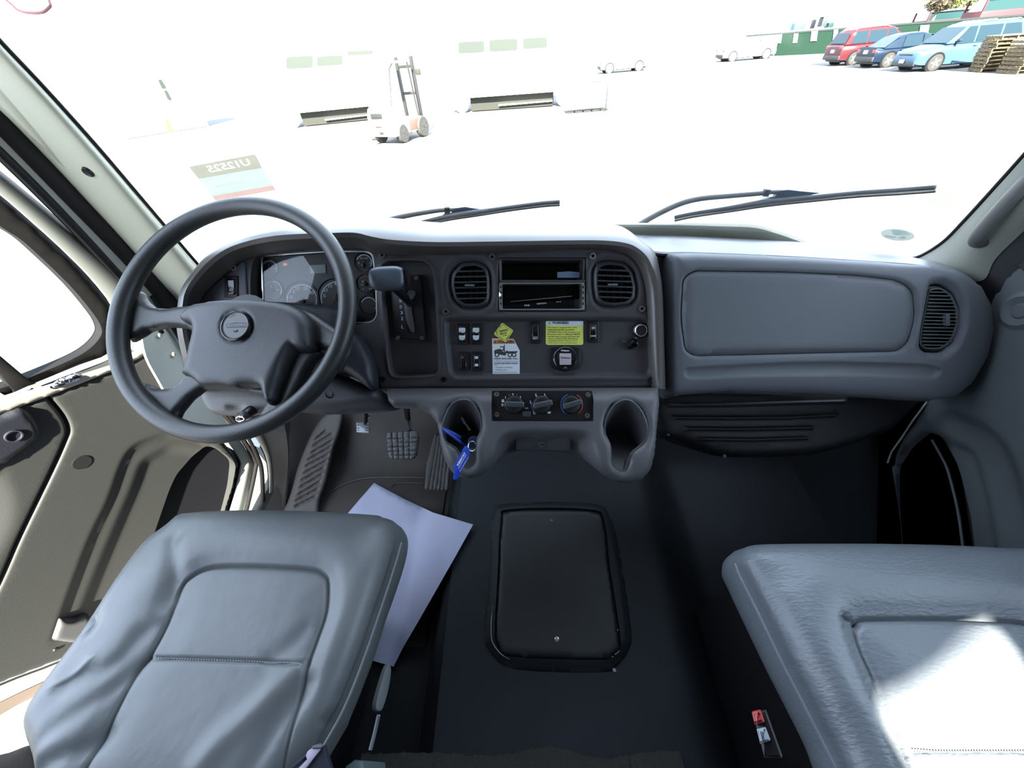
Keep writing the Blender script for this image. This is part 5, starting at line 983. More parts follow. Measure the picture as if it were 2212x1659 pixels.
slab('buckle_webbing', mat('navy_webbing', (.010, .014, .035), .8, bump=.6, bscale=600), b3, b3p, b3p.LL([(693, 1616), (700, 1613), (716, 1665), (722, 1700), (630, 1700), (664, 1659)]), -.001, .012, .002)
slab('buckle_webbing', mat('navy_webbing', (.01, .014, .035)), b3, b3p, b3p.LL([(660, 1630), (655, 1645), (630, 1668), (600, 1700), (590, 1690), (630, 1655)]), -.001, .01, .002)
slab('buckle_cap', mDash, b3, b3p, b3p.LL([(674, 1613), (690, 1608), (697, 1612), (693, 1617), (676, 1616)]), .003, .01, .001)
gf = Plane((0, 0, .33), (0, 0, 1)); gfb = slab('seat_base_cap', mat('teal_grey_plastic', (.22, .28, .28), .5), None, gf, gf.LL([(765, 1641), (784, 1643), (790, 1690), (740, 1690), (745, 1655)]), 0, .32, .006); tag(gfb, 'grey-green plastic cap of the driver seat base, at the bottom edge', 'seat base cap')
# ------------------------------------------------------------------ wipers, windscreen stickers
def wiper(label, blade, arm, spoiler):
    t = thing('windscreen_wiper', label, 'wiper', WSP(*blade[0], .03), 'windscreen wipers')
    bpts = [WSP(x, y, .016) for x, y in crs(blade, 6)]; n = len(bpts); k = np.linspace(0, 1, n); prof = .0050+.0035*np.exp(-((k-.42)/.12)**2)
    tube('blade', bpts, prof, mat('wiper_black', (.045, .045, .047), .5), t, n=10); tube('blade_rubber', [b+np.array([0, -.006, -.006]) for b in bpts], .003, mRub, t, n=6)
    a = [WSP(x, y, .030) for x, y in crs(arm, 4)]; tube('arm', a, np.linspace(.0085, .0045, len(a)), mat('wiper_arm', (.075, .075, .072), .5), t, n=10)
    s = [WSP(x, y, .026) for x, y in spoiler]; V, Fc = prism_vf(s, np.array([0, -1, .2]), .016); V, Fc = bevel_vf(V, Fc, .002); mesh('blade_connector', V, Fc, mat('wiper_blue_grey', (.055, .10, .17), .4), t)
    x, y = arm[-2]; box('arm_joint', mBlk, t, Matrix.Translation(Vector(WSP(x, y, .028))), .014, .012, .016, .002)
wiper('left windscreen wiper, its blade rising from behind the instrument hood', [(838, 497), (870, 490), (960, 470), (1030, 459), (1100, 448), (1170, 439), (1209, 436)], [(770, 497), (790, 489), (825, 480), (860, 470), (900, 462), (945, 455), (966, 454), (990, 452)], [(952, 468), (960, 461), (974, 460), (982, 450), (1005, 447), (1022, 450), (1045, 453), (1020, 460)])
wiper('right windscreen wiper, lifted in front of the glovebox', [(1457, 470), (1500, 461), (1580, 449), (1660, 437), (1760, 426), (1850, 417), (1940, 411), (2020, 405)], [(1345, 506), (1370, 492), (1420, 463), (1470, 440), (1515, 429), (1580, 423), (1640, 418), (1655, 416), (1690, 414)], [(1645, 434), (1665, 426), (1676, 424), (1682, 412), (1705, 410), (1730, 413), (1775, 417), (1740, 424)])
stk = [(408, 360), (551, 333), (598, 412), (467, 436)]; SP3 = [WSP(x, y, -.002) for x, y in stk]
spn = np.cross(SP3[1]-SP3[0], SP3[3]-SP3[0]); spn /= np.linalg.norm(spn); spn = spn if spn@(C0-SP3[0]) > 0 else -spn
SK = Plane(np.mean(SP3, 0), spn, SP3[1]-SP3[0]); stt = thing('windscreen_sticker', 'stock sticker seen from behind with mirrored number U12525 and red stripe', 'sticker', SK.o)
sm = lambda n_, c, a: glass_tint(n_, c, a)
def film(name, T, dif=.2):
    m = bpy.data.materials.new(name); m.use_nodes = True; n = m.node_tree.nodes; l = m.node_tree.links; n.remove(n['Principled BSDF'])
    tr = n.new('ShaderNodeBsdfTransparent'); tr.inputs[0].default_value = (*T, 1); df = n.new('ShaderNodeBsdfDiffuse'); df.inputs[0].default_value = (*T, 1)
    mx = n.new('ShaderNodeMixShader'); mx.inputs[0].default_value = dif; l.new(tr.outputs[0], mx.inputs[1]); l.new(df.outputs[0], mx.inputs[2]); l.new(mx.outputs[0], n['Material Output'].inputs['Surface']); return m
fDark, fPale, fRed, fWh = film('sticker_grey', (.40, .40, .35)), film('sticker_pale', (.74, .81, .78)), film('sticker_red', (.78, .65, .63)), film('sticker_white', (.9, .95, .92), .9)
slab('sticker_sheet', fPale, stt, SK, SK.LL([(429, 386), (566, 362), (589, 400), (459, 424)]), .0005, .0004)
slab('sticker_stripe', fRed, stt, SK, SK.LL([(459, 424), (589, 400), (596, 410), (466, 434)]), .0005, .0004)
def onq(a, b): # bilinear point in the sticker quad
    p = np.array(stk, float); q_ = p[0]*(1-a)*(1-b)+p[1]*a*(1-b)+p[2]*a*b+p[3]*(1-a)*b; return SK.P(q_[0], q_[1], .0008)
# the number is left clear in the printed header, so daylight shows through it
def loops_of(s, tl, tr, bl):
    V, Fc = text_vf(s, .02); mn, mx = V.min(0), V.max(0); t = (V-mn)/np.maximum(mx-mn, 1e-6); key = [tuple(np.round(v[:2], 5)) for v in V]; e = {}
    for f in Fc:
        for a in range(len(f)):
            p0, p1 = key[f[a]], key[f[(a+1) % len(f)]]
            if (p1, p0) in e: del e[(p1, p0)]
            else: e[(p0, p1)] = 1
    nx = dict(e.keys()); pos = {k: t[i] for i, k in enumerate(key)}; out = []
    while nx:
        a0, b0 = next(iter(nx.items())); lp = [a0]; del nx[a0]
        while b0 != a0 and b0 in nx: lp.append(b0); b1 = nx[b0]; del nx[b0]; b0 = b1
        if len(lp) > 2: out.append(np.array([bl+pos[k][0]*(tr-tl)+pos[k][1]*(tl-bl) for k in lp]))
    return out
lps = loops_of('U12525', onq(.86, .07), onq(.22, .07), onq(.86, .25)); lps = [np.c_[(l-SK.o)@SK.u, (l-SK.o)@SK.v] for l in lps]
relief('sticker_header', fDark, stt, SK, SK.LL([(408, 360), (551, 333), (566, 362), (429, 386)]), lambda P, d: P[:, 0]*0+.0005, holes=lps, step=.0022, rings=((0, -.0001),), hole_rings=((0, -.0001),))
lettering('sticker_text', film('sticker_ink', (.75, .78, .76), .2), stt, [('USED', onq(.66, .42), onq(.58, .42), onq(.66, .46), .02), ('VIN 1FVACWDT2DHFB0000', onq(.66, .60), onq(.14, .60), onq(.66, .65), 0)])
ovp = [WSP(x, y, -.002) for x, y in ((1903, 503), (1975, 510), (1940, 520))]; on = np.cross(ovp[1]-ovp[0], ovp[2]-ovp[0]); on /= np.linalg.norm(on); on = on if on@(C0-ovp[0]) > 0 else -on
OV = Plane(ovp[0], on, ovp[1]-ovp[0]); ov = thing('windscreen_sticker', 'small oval see-through decal low on the right of the windscreen', 'sticker', OV.P(1939, 507))
slab('decal_film', film('decal_film', (.82, .86, .85)), ov, OV, OV.LL(crs([(1903, 503), (1910, 497), (1930, 494), (1950, 496), (1968, 502), (1975, 510), (1968, 517), (1948, 520), (1925, 518), (1908, 511)], 4, True)), .0004, .0004)
fd = film('decal_shape', (.82, .88, .88)); slab('decal_shape', fd, ov, OV, OV.LL(crs([(1926, 497), (1940, 497), (1958, 501), (1965, 508), (1952, 507), (1932, 508)], 3, True), .0006), .0008, .0003); slab('decal_shape', fd, ov, OV, OV.LL(crs([(1909, 509), (1920, 508), (1935, 511), (1930, 514), (1915, 512)], 3, True), .0006), .0008, .0003); slab('decal_shape', fd, ov, OV, OV.LL(circ(1949, 513, 7, 4, 16), .0006), .0008, .0003)

slp = Plane((0, 0, .30), (.2, 0, 1)); spd = relief('sill_pad', mat('brown_sill_pad', (.05, .038, .028), .9, bump=.6, bscale=300), None, slp, slp.LL(crs([(-80, 1650), (0, 1625), (40, 1610), (75, 1606), (100, 1640), (100, 1720), (-90, 1720)], 3, True)), lambda P, d: rnd(d, .02), step=.01, rings=((0, -.04), (.01, -.30))); tag(spd, 'dark brown padded sill beside the driver seat at the bottom left corner', 'sill pad')
# ------------------------------------------------------------------ the yard outside
# the yard slopes: its horizon crosses the windscreen from (1106, 100) rising to the right
_a, _b = ray(1106, 100), ray(2106, 10); _n = np.cross(_b, _a); _n /= np.linalg.norm(_n); _n = _n if _n[2] > 0 else -_n
_y = np.array([0, 1., 0])-_n*_n[1]; _y /= np.linalg.norm(_y); YR = np.c_[np.cross(_y, _n), _y, _n]      # yard axes in cab axes
KALB = 1.0; GZ = CH-2.42
ray_cab = ray
def ray(px, py): return ray_cab(px, py)@YR
_link, _thing = link, thing
def out3(p): return C0+YR@(np.asarray(p, float)-C0)
def link(name, me, m, parent=None, smooth=True):
    if len(me.vertices):
        a = np.empty(len(me.vertices)*3); me.vertices.foreach_get('co', a); a = a.reshape(-1, 3); a = C0+(a-C0)@YR.T; me.vertices.foreach_set('co', a.ravel())
    return _link(name, me, m, parent, smooth)
def thing(name, label, cat, loc=(0, 0, 0), group=None, kind=None): return _thing(name, label, cat, tuple(out3(loc)), group, kind)
mGround = mat('yard_asphalt', (.100, .097, .088), .9, var=.08, vscale=.6)
gnd = mesh('yard_ground', [(-150, -60, GZ), (150, -60, GZ), (150, 160, GZ), (-150, 160, GZ)], [(0, 1, 2, 3)], mGround, None, False); tag(gnd, kind='structure')
def onG(px, py, z=GZ): r = ray(px, py); return C0+r*((z-CH)/r[2])
def xf(parts, M): V, Fc = parts; return [tuple(M @ Vector(v)) for v in V], Fc
def wheel(par, M, r, w, mt, mh):
    V, Fc = lathe_vf(M @ Matrix.Rotation(math.pi/2, 4, 'X') @ Matrix.Translation((0, 0, -w/2)), [(r*.6, 0), (r*.92, .0), (r, .03), (r, w-.03), (r*.92, w), (r*.6, w)], 28); o = mesh('tyre', V, Fc, mt, par)
    parts = []
    for s in (-1, 1): parts.append(lathe_vf(M @ Matrix.Rotation(math.pi/2*s, 4, 'X') @ Matrix.Translation((0, 0, w/2-.03)), [(.0001, .02), (r*.15, .03), (r*.5, .0), (r*.62, .03), (r*.64, .02)], 24))
    for k in range(5):
        for s in (-1, 1): parts.append(box_vf(M @ Matrix.Rotation(k*2*math.pi/5, 4, 'Y') @ Matrix.Translation((r*.32, s*(w/2-.005), 0)), r*.55, .02, .07))
    mesh('wheel_rim', *merge(parts), mh, o)
mTyre = mat('tyre', (.022, .021, .018), .8); mRim = mat('alloy', (.45, .46, .58), .35, .6)
mCarGl = mat('car_glass', (.010, .022, .030), .15, spec=.2)
def car(name, label, cat, loc, rz, L, Wd, H, paint, low=(.02, .02, .018), suv=True, mirror=True, grp=None, pale=False):
    """x forward; body lofted from cross sections so that sides, roof and glass are rounded"""
    mCarGl = mat('pale_car_glass', (.14, .15, .15), .3) if pale else globals()['mCarGl']; mTyre = mat('pale_tyre', (.10, .10, .095), .8) if pale else globals()['mTyre']  # pale copies of glass and tyre put overexposure into the colour
    t = thing(name, label, cat, loc, grp); M0 = Matrix.Translation(loc) @ Matrix.Rotation(rz, 4, 'Z')
    hb = .30*1; belt = H*.60; hood = H*(.60 if suv else .62)
    # body: stations along x: (x, z_low, z_high, halfwidth)
    st_ = [(-.5, .45, .82, .80), (-.497, .34, .95, .90), (-.47, .30, belt/1.0, .97), (-.30, .25, belt, 1), (0, .25, belt, 1), (.20, .25, belt*.98, 1), (.30, .25, belt*.95, .99), (.43, .28, belt*.86, .95), (.48, .32, belt*.74, .88), (.5, .42, belt*.60, .74)]
    rows = []
    for x, zl, zh, w in st_:
        w = w*Wd/2; r = .10; x = x*L; a = []
        for px, pz in ((-1, 0), (-1, .3), (-1.0, .62), (-.97, .85), (-.88, .97), (-.6, 1.02), (0, 1.035), (.6, 1.02), (.88, .97), (.97, .85), (1.0, .62), (1, .3), (1, 0), (.8, -.04), (-.8, -.04)): a.append(M0 @ Vector((x, px*w, zl+(zh-zl)*pz)))
        rows.append(a)
    V, Fc = loft([r[::-1] for r in rows], True, True); mesh('body', V, Fc, paint, t)
    if suv: gh_ = [(-.475, 0, .93), (-.44, .55, .90), (-.40, .92, .82), (-.34, 1, .80), (-.05, 1.04, .80), (.08, .97, .79), (.14, .8, .80), (.27, 0, .90)]
    else: gh_ = [(-.40, 0, .90), (-.33, .4, .86), (-.22, .85, .78), (-.12, 1, .75), (.02, 1.02, .75), (.08, .92, .76), (.14, .7, .80), (.27, 0, .90)]
    rows = []; gz = belt*.985; top = H
    for x, f, w in gh_:
        z = gz+(top-gz)*f; w2 = w*Wd/2*(1-.10*f); wb_ = .93*Wd/2; rows.append([M0 @ Vector(p) for p in ((x*L, -wb_, gz), (x*L, -(wb_*.5+w2*.5), gz+(z-gz)*.5), (x*L, -w2, gz+(z-gz)*.92), (x*L, -w2*.9, z), (x*L, 0, z+.02*f), (x*L, w2*.9, z), (x*L, w2, gz+(z-gz)*.92), (x*L, wb_*.5+w2*.5, gz+(z-gz)*.5), (x*L, wb_, gz))])
    V, Fc = loft([r[::-1] for r in rows], False); mesh('cabin', *thick(V, Fc, .01), paint, t)
    # side windows as separate panes
    def side(x0, x1, sk0, sk1, s):
        zb, zt = belt+.02, H*.955; yb, yt = Wd/2*.935+.012, Wd/2*.735+.018
        zt0 = zb+(zt-zb)*.93; P = [(x0, zb, yb), (x1, zb, yb), (x1+sk1, zt0, yt), (x0+sk0, zt0, yt)]; P = [M0 @ Vector((a, s*c_, b)) for a, b, c_ in P]; V, Fc = prism_vf(P, M0.to_3x3() @ Vector((0, s, 0)), .03); mesh('side_window', V, Fc, mCarGl, t)
    for s in (-1, 1):
        if suv: side(.03*L, .20*L, 0, -.10*L, s); side(-.20*L, .01*L, 0, 0, s); side(-.41*L, -.22*L, .05*L, 0, s)
        else: side(.03*L, .20*L, 0, -.10*L, s); side(-.20*L, .01*L, .02*L, 0, s)
    def cross(x0, z0, x1, z1, w0, w1, nm, m_, off=.02):
        P = [M0 @ Vector(p) for p in ((x0+off, -w0, z0), (x0+off, w0, z0), (x1+off, w1, z1), (x1+off, -w1, z1))]; V, Fc = prism_vf(P, M0.to_3x3() @ Vector((1 if off > 0 else -1, 0, .4)), .03); mesh(nm, V, Fc, m_, t)
    cross(.262*L, belt+.03, .135*L, H*.93, Wd*.42, Wd*.35, 'windscreen', mCarGl, .05)
    if suv: cross(-.468*L, belt+.05, -.43*L, H*.90, Wd*.40, Wd*.36, 'rear_window', mCarGl, -.06)
    else: cross(-.385*L, belt+.04, -.235*L, H*.93, Wd*.40, Wd*.34, 'rear_window', mCarGl, -.06)
    Bx = lambda nm, m_, x, y, z, sx, sy, sz, b=.02: box(nm, m_, t, M0 @ Matrix.Translation((x, y, z)), sx, sy, sz, b)
    for s in (-1, 1):
        Bx('tail_light', mRed, -.493*L, s*Wd*.38, belt*.88, .08, .28, .16, .03); Bx('headlight', mat('headlight', (.6, .62, .62), .2), .455*L, s*Wd*.36, belt*.70, .22, .26, .15, .04)
        Bx('door_handle', paint, .0*L, s*Wd*.5, belt*.86, .16, .04, .03, .01); Bx('door_handle', paint, -.2*L, s*Wd*.5, belt*.86, .16, .04, .03, .01)
        if mirror: Bx('mirror', mat('mirror_shell', (.006, .012, .03), .4), .19*L, s*(Wd/2+.07), belt+.08, .12, .20, .14, .03)
        if suv: tube('roof_rail', [M0 @ Vector((x*L, s*Wd*.33, H+z)) for x, z in ((-.38, -.05), (-.34, .04), (-.02, .045), (.04, -.02))], .022, mGalv, t, n=8)
    Bx('rear_bumper', mat('bumper_grey', low, .6), -.487*L, 0, .42, .16, Wd*.92, .24, .05); Bx('front_bumper', mat('bumper_grey_2', (.015, .024, .028), .5), .482*L, 0, .36, .16, Wd*.84, .22, .05)
    Bx('grille', mBlk, .492*L, 0, belt*.62, .06, Wd*.50, .16, .02); Bx('number_plate', mInkW, .512*L, 0, .44, .02, .32, .15, .005); Bx('number_plate', mInkW, -.505*L, 0, .74, .03, .32, .16, .005)
    Bx('underbody', mBlk, 0, 0, .28, L*.92, Wd*.84, .18, .03)
    for x in (-.31, .31):
        for s in (-1, 1):
            Mw = M0 @ Matrix.Translation((x*L, s*(Wd/2-.10), .34)); V, Fc = lathe_vf(Mw @ Matrix.Rotation(math.pi/2, 4, 'X') @ Matrix.Translation((0, 0, -.108)), [(.0001, 0), (.41, 0), (.42, .02), (.42, .19), (.41, .216), (.0001, .216)], 26); mesh('wheel_arch', V, Fc, mBlk, t); wheel(t, Mw @ Matrix.Translation((0, s*.02, 0)), .34, .22, mTyre, mRim)
    return t
pRed = mat('car_paint_red', (.050, .0075, .0105), .35, spec=.25); pNav = mat('car_paint_navy', (.004, .011, .024), .3, spec=.25); pBlu = mat('car_paint_blue', (.031, .062, .105), .35, spec=.25)
HD = math.radians(-1)
g1 = onG(1806, 144); g2 = onG(1878, 149); g3 = onG(1974, 157)
ax = np.array([math.cos(HD), math.sin(HD), 0]); px_ = np.array([-ax[1], ax[0], 0])
car('parked_car', 'dark red people carrier parked tail-on beside the green fence', 'car', tuple(g1+ax*2.45+px_*.95), HD, 4.9, 1.9, 1.78, pRed)
car('parked_car', 'navy blue saloon parked between the red and the light blue car', 'car', tuple(g2+ax*2.3+px_*.9), HD, 4.6, 1.8, 1.46, pNav, suv=False)
car('parked_car', 'light blue sport utility car parked nose towards the yard behind pallets', 'car', tuple(g3+ax*2.35+px_*.92), HD+math.pi, 5.0, 1.88, 1.76, pBlu, suv=True)
pW = mat('vehicle_white', (.80, .80, .78), .4)
# dark fence
mFen = mat('green_fence_mesh', (.010, .026, .017), .9, spec=.08); fe = thing('green_fence', 'dark green screened fence running behind the parked cars', 'fence', (20, 32, GZ))
fa, fb = onG(1672, 121), onG(2212, 95); fd_ = (fb-fa); print('fence', fa, fb); fL = np.linalg.norm(fd_)+8; fd_ /= np.linalg.norm(fd_); FP = Plane(fa, (fd_[1], -fd_[0], 0), fd_)
slab('fence_screen', mFen, fe, FP, [(0, .0), (fL, 0), (fL, 1.62), (0, 1.62)], 0, .04)
slab('fence_top_rail', mat('fence_rail', (.010, .016, .014), .6), fe, FP, [(-3, 1.56), (fL, 1.56), (fL, 1.68), (-3, 1.68)], .03, .08)
for k, x in enumerate([(1652, 1661, 77, 94), (1679, 1690, 75, 94), (1713, 1725, 73, 93), (1751, 1767, 67, 89), (1799, 1811, 64, 88), (1986, 2008, 55, 72), ]):
    sgn = slab('fence_notice', mInkW, None, FP, FP.LL([(x[0], x[3]), (x[1]-3, x[3]-1), (x[1], x[2]-1), (x[0]+3, x[2])]), .07, .02); sgn['category'] = 'sign'; sgn['label'] = ('blank white upright sheet on the green fence, first from its left end', 'blank white upright sheet on the green fence, second from its left end', 'blank white upright sheet on the green fence, third from its left end', 'blank white upright sheet on the green fence, fourth from its left end', 'blank white upright sheet on the fence just above the red people carrier', 'blank white sheet on the fence above the navy saloon', 'blank white sheet on the fence behind the light blue car', 'blank white sheet at the far right end of the fence')[k]; sgn['group'] = 'white sheets on the green fence'
# machines and buildings beyond the fence
def yardbox(name, label, cat, px, py, z0, w, d, h, m, rz=0., extra=None):
    pass
bR = mat('machine_red', (.075, .016, .018), .5); bG = mat('window_teal', (.010, .035, .034), .3)
def onY(px, py, Y): r = ray(px, py); return C0+r*(Y/r[1])
def cab_(label, x0, x1, ytop, ybot, Y, m):
    a = onY(x0, ybot, Y); b = onY(x1, ybot, Y); tz = onY((x0+x1)/2, ytop, Y)[2]; zb = GZ; w = b[0]-a[0]; cx = (a[0]+b[0])/2; h = tz-zb
    t = thing('red_machine_cab', label, 'machine', (cx, Y+1, GZ)); box('cab_body', m, t, Matrix.Translation((cx, Y+1, zb+h*.35)), w, 2.0, h*.7, .08)
    for s in (-1, 1):
        for s2 in (0, 1): box('cab_post', m, t, Matrix.Translation((cx+s*(w/2-.08), Y+.1+1.8*s2, zb+h*.82)), .14, .14, h*.36, .02)
    box('cab_glass', bG, t, Matrix.Translation((cx, Y+.15, zb+h*.82)), w-.3, .05, h*.30); box('cab_roof', mWhite, t, Matrix.Translation((cx, Y+1, zb+h)), w+.2, 2.1, .12, .03); return t
cab_('red machine cab with wide teal window standing beyond the fence', 2003, 2085, 22, 45, 52, bR); cab_('large red machine cab at the top right corner beyond the fence', 2120, 2235, -8, 30, 47, bR)
tk = thing('flatbed_truck', 'distant truck with teal cab and crane beyond the left end of the fence', 'truck', tuple(onY(1740, 60, 58)[:2])+(GZ,))
for nm, m_, x0, x1, y0, y1 in (('cab_body', mat('teal_paint', (.03, .09, .11), .5), 1713, 1742, 48, 66), ('crane_boom', mBlk, 1768, 1804, 34, 38), ('crane_mast', mBlk, 1756, 1764, 42, 62), ('crane_body', bG, 1787, 1802, 48, 60), ('crane_arm', mat('machine_grey', (.03, .036, .036), .5), 1772, 1790, 36, 58)):
    a = onY(x0, y1, 58); b = onY(x1, y0, 58); w = b[0]-a[0]; h = b[2]-a[2]; box(nm, m_, tk, Matrix.Translation(((a[0]+b[0])/2, 58.3, (a[2]+b[2])/2)), w, .8, h, .03)
a = onY(1742, 70, 58); box('chassis', mWhite, tk, Matrix.Translation((a[0], 58.4, GZ+.9)), 4.5, 1.6, .9, .05)
# leafy shrub at the top right
def foliage(name, label, cat, c, rad, n, m, trunk_m):
    t = thing(name, label, cat, (c[0], c[1], GZ)); rs = np.random.RandomState(5); V = []; Fc = []
    for k in range(n):
        u = rs.normal(size=3); u /= np.linalg.norm(u); p = np.array(c)+u*np.array(rad)*(rs.rand()**.35); a = rs.normal(size=3); a /= np.linalg.norm(a); b = np.cross(a, u); b /= max(np.linalg.norm(b), 1e-6); s = .16+.1*rs.rand(); i = len(V); V += [p-a*s, p+b*s*.4+u*.04, p+a*s, p-b*s*.4+u*.04]; Fc.append((i, i+1, i+2, i+3))
    mesh('foliage', V, Fc, m, t, False); tube('trunk', [(c[0], c[1], GZ), (c[0]+.1, c[1], c[2])], [.16, .08], trunk_m, t)
p = onY(2065, -8, 56); foliage('tree', 'yellow-green tree top beyond the machines at the top edge', 'tree', p, (2.6, 2, 1.1), 900, mat('leaf_yellow_green', (.09, .11, .01), .6), mat('bark', (.12, .09, .06), .8))
p = onY(2030, 8, 50); foliage('shrub', 'small brown-leaved shrub above the roof of the red cab', 'shrub', p, (1.1, 1, .55), 400, mat('leaf_brown', (.045, .032, .012), .6), mat('bark', (.12, .09, .06)))
# stack of pallets
mWood = mat('pallet_wood', (.10, .072, .034), .8, var=.3, vscale=6); pb = onG(2128, 157)
for k in range(9):
    t = thing('pallet', 'worn wooden pallet, '+('bottom', 'second', 'third', 'fourth', 'fifth', 'sixth', 'seventh', 'eighth', 'top')[k]+(' of' if k in (0, 8) else ' up in')+' the stack in front of the light blue car', 'pallet', (pb[0]+.6, pb[1]+.5, GZ+.145*k), 'stacked pallets')
    M0 = Matrix.Translation((pb[0]+.62+random.uniform(-.06, .06), pb[1]+.5, GZ+.145*k)) @ Matrix.Rotation(-.25+random.uniform(-.05, .05), 4, 'Z')
    for j in range(6): mesh('deck_board', *box_vf(M0 @ Matrix.Translation((0, -.5+.2*j, .125)), 1.2, .10, .02), mWood, t, False)
    for j in range(3): mesh('deck_board', *box_vf(M0 @ Matrix.Translation((0, -.45+.45*j, .012)), 1.2, .10, .02), mWood, t, False); mesh('stringer', *box_vf(M0 @ Matrix.Translation((-.56+.56*j, 0, .07)), .045, 1.1, .09), mWood, t, False)
pb2 = onG(2200, 160)
for k in range(8):
    t = thing('pallet', 'wooden pallet, '+('bottom', 'second', 'third', 'fourth', 'fifth', 'sixth', 'seventh', 'top')[k]+(' of' if k in (0, 7) else ' up in')+' the stack at the right edge of the photo', 'pallet', (pb2[0], pb2[1]+.3, GZ+.145*k), 'pallets at the right edge')
    M0 = Matrix.Translation((pb2[0]+.4+random.uniform(-.05, .05), pb2[1]+.35, GZ+.145*k)) @ Matrix.Rotation(-.1, 4, 'Z')
    for j in range(6): mesh('deck_board', *box_vf(M0 @ Matrix.Translation((0, -.5+.2*j, .125)), 1.2, .10, .02), mWood if k < 6 else mWhite, t, False)
    for j in range(3): mesh('stringer', *box_vf(M0 @ Matrix.Translation((-.56+.56*j, 0, .07)), .045, 1.1, .09), mWood, t, False)
# white pickup trucks and vans (mostly lost in the glare)
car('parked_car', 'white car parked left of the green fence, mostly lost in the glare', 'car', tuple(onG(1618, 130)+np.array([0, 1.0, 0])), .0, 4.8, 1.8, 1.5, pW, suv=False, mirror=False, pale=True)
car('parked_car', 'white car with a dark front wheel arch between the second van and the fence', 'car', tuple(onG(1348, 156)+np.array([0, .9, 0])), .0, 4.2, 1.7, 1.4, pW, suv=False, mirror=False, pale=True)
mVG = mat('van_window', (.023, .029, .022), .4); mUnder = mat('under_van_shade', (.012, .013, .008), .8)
def van(label, x0, x1, yb0, yb1, yg, wins, rz):
    a = onG(x0, yb1); b = onG(x1, yb0); d = b-a; L = np.linalg.norm(d); d /= L; n = np.array([d[1], -d[0], 0]); n = n if n@(C0-a) > 0 else -n
    P = Plane(a, n, d); t = thing('white_van', label, 'van', tuple(a+d*L/2-n*1.0), 'white vans across the yard')
    ex = 1.0; zb, zt = yg, 2.9
    V, Fc = [], []
    for (u0, u1, z0, z1, dep) in ((-ex, L+ex, zb, zt, 2.0),):
        prof = [(u0, z0), (u1, z0), (u1, z1*.85), (u1-.15, z1), (u0+.15, z1), (u0, z1*.85)]; V, Fc = slab_vf(P, prof, 0, dep)
    mesh('van_body', V, Fc, pW, t, False)
    for (wx0, wx1, wy0, wy1) in wins:
        q_ = P.LL(rp([(wx0, wy0+3), (wx1, wy0), (wx1, wy1-3), (wx0, wy1)], 6)); slab('van_window', mVG, t, P, q_, .012, .03)
    slab('underbody', mUnder, t, P, [(0.0, .04), (L, .04), (L, zb), (0.0, zb)], -.35, 1.2)  # solid dark slab stands for the shaded gap below the body
    slab('sill_bar', pW, t, P, [(L*.35, zb*.30), (L, zb*.36), (L, zb*.42), (L*.35, zb*.40)], -.2, .1)
    for u in (-.45, L+.55): wheel(t, Matrix.Translation(Vector(a+d*u-n*.25+np.array([0, 0, .36]))) @ Matrix.Rotation(math.atan2(d[1], d[0]), 4, 'Z'), .36, .22, pW, pW)
    return t
van('white van behind the forklift, three grey-green side windows', 654, 795, 262, 276,      .62, [(618, 676, 120, 149), (684, 740, 119, 143), (750, 806, 108, 120)], 0)
van('white van right of the forklift, three grey-green side windows', 1016, 1193, 232, 244, .62, [(990, 1046, 88, 116), (1057, 1118, 83, 112), (1130, 1182, 80, 106)], 0)
# box truck outline to the right of the second van
bt = thing('box_trailer', 'white low trailer with a thin dark post and edge, right of the second van', 'trailer', tuple(onG(1270, 245)))
a, b = onG(1222, 247), onG(1317, 241); box('trailer_bed', pW, bt, Matrix.Translation(((a[0]+b[0])/2, a[1]+.6, GZ+.30)), b[0]-a[0], 1.2, .3, .02)
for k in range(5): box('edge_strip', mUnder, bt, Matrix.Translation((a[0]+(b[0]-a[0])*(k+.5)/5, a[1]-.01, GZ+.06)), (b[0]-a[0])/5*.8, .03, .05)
pa, pb_ = onG(1309, 241), None; box('post', mat('post_grey', (.018, .021, .024), .5), bt, Matrix.Translation((pa[0], pa[1]+.1, GZ+.65)), .06, .06, 1.1, .01); box('post_bar', mat('post_grey', (.018, .021, .024)), bt, Matrix.Translation((pa[0]-.45, pa[1]+.1, GZ+1.05)), .35, .04, .03)
# left hand van seen end on and its yellow marker
w_ = thing('white_van', 'white van at the left, two narrow slanting grey windows', 'van', tuple(onG(350, 300))); PV = Plane(onG(350, 290)+np.array([0, .5, 0]), (.75, -.66, 0), (.66, .75, 0))
slab('van_body', pW, w_, PV, [(-2, .03), (2.2, .03), (2.2, 2.6), (1.9, 2.9), (-1.8, 2.9), (-2, 2.6)], 0, 1.8)
slab('van_window', mVG, w_, PV, PV.LL(rp([(341, 173), (348, 171), (359, 188), (358, 192), (350, 192)], 2), .01), .012, .03); slab('van_window', mVG, w_, PV, PV.LL(rp([(354, 196), (360, 194), (371, 214), (369, 218), (362, 215)], 2), .01), .012, .03)
slab('yellow_marker', mat('pale_yellow_paint', (.14, .135, .03), .5), w_, PV, PV.LL([(356, 256), (364, 258), (372, 276), (388, 296), (390, 304), (378, 300), (362, 282)], .01), .02, .04)
slab('step_edge', mat('dull_gold', (.08, .06, .02), .5), w_, PV, PV.LL([(360, 307), (386, 302), (388, 306), (362, 311)], .02), .04, .06)
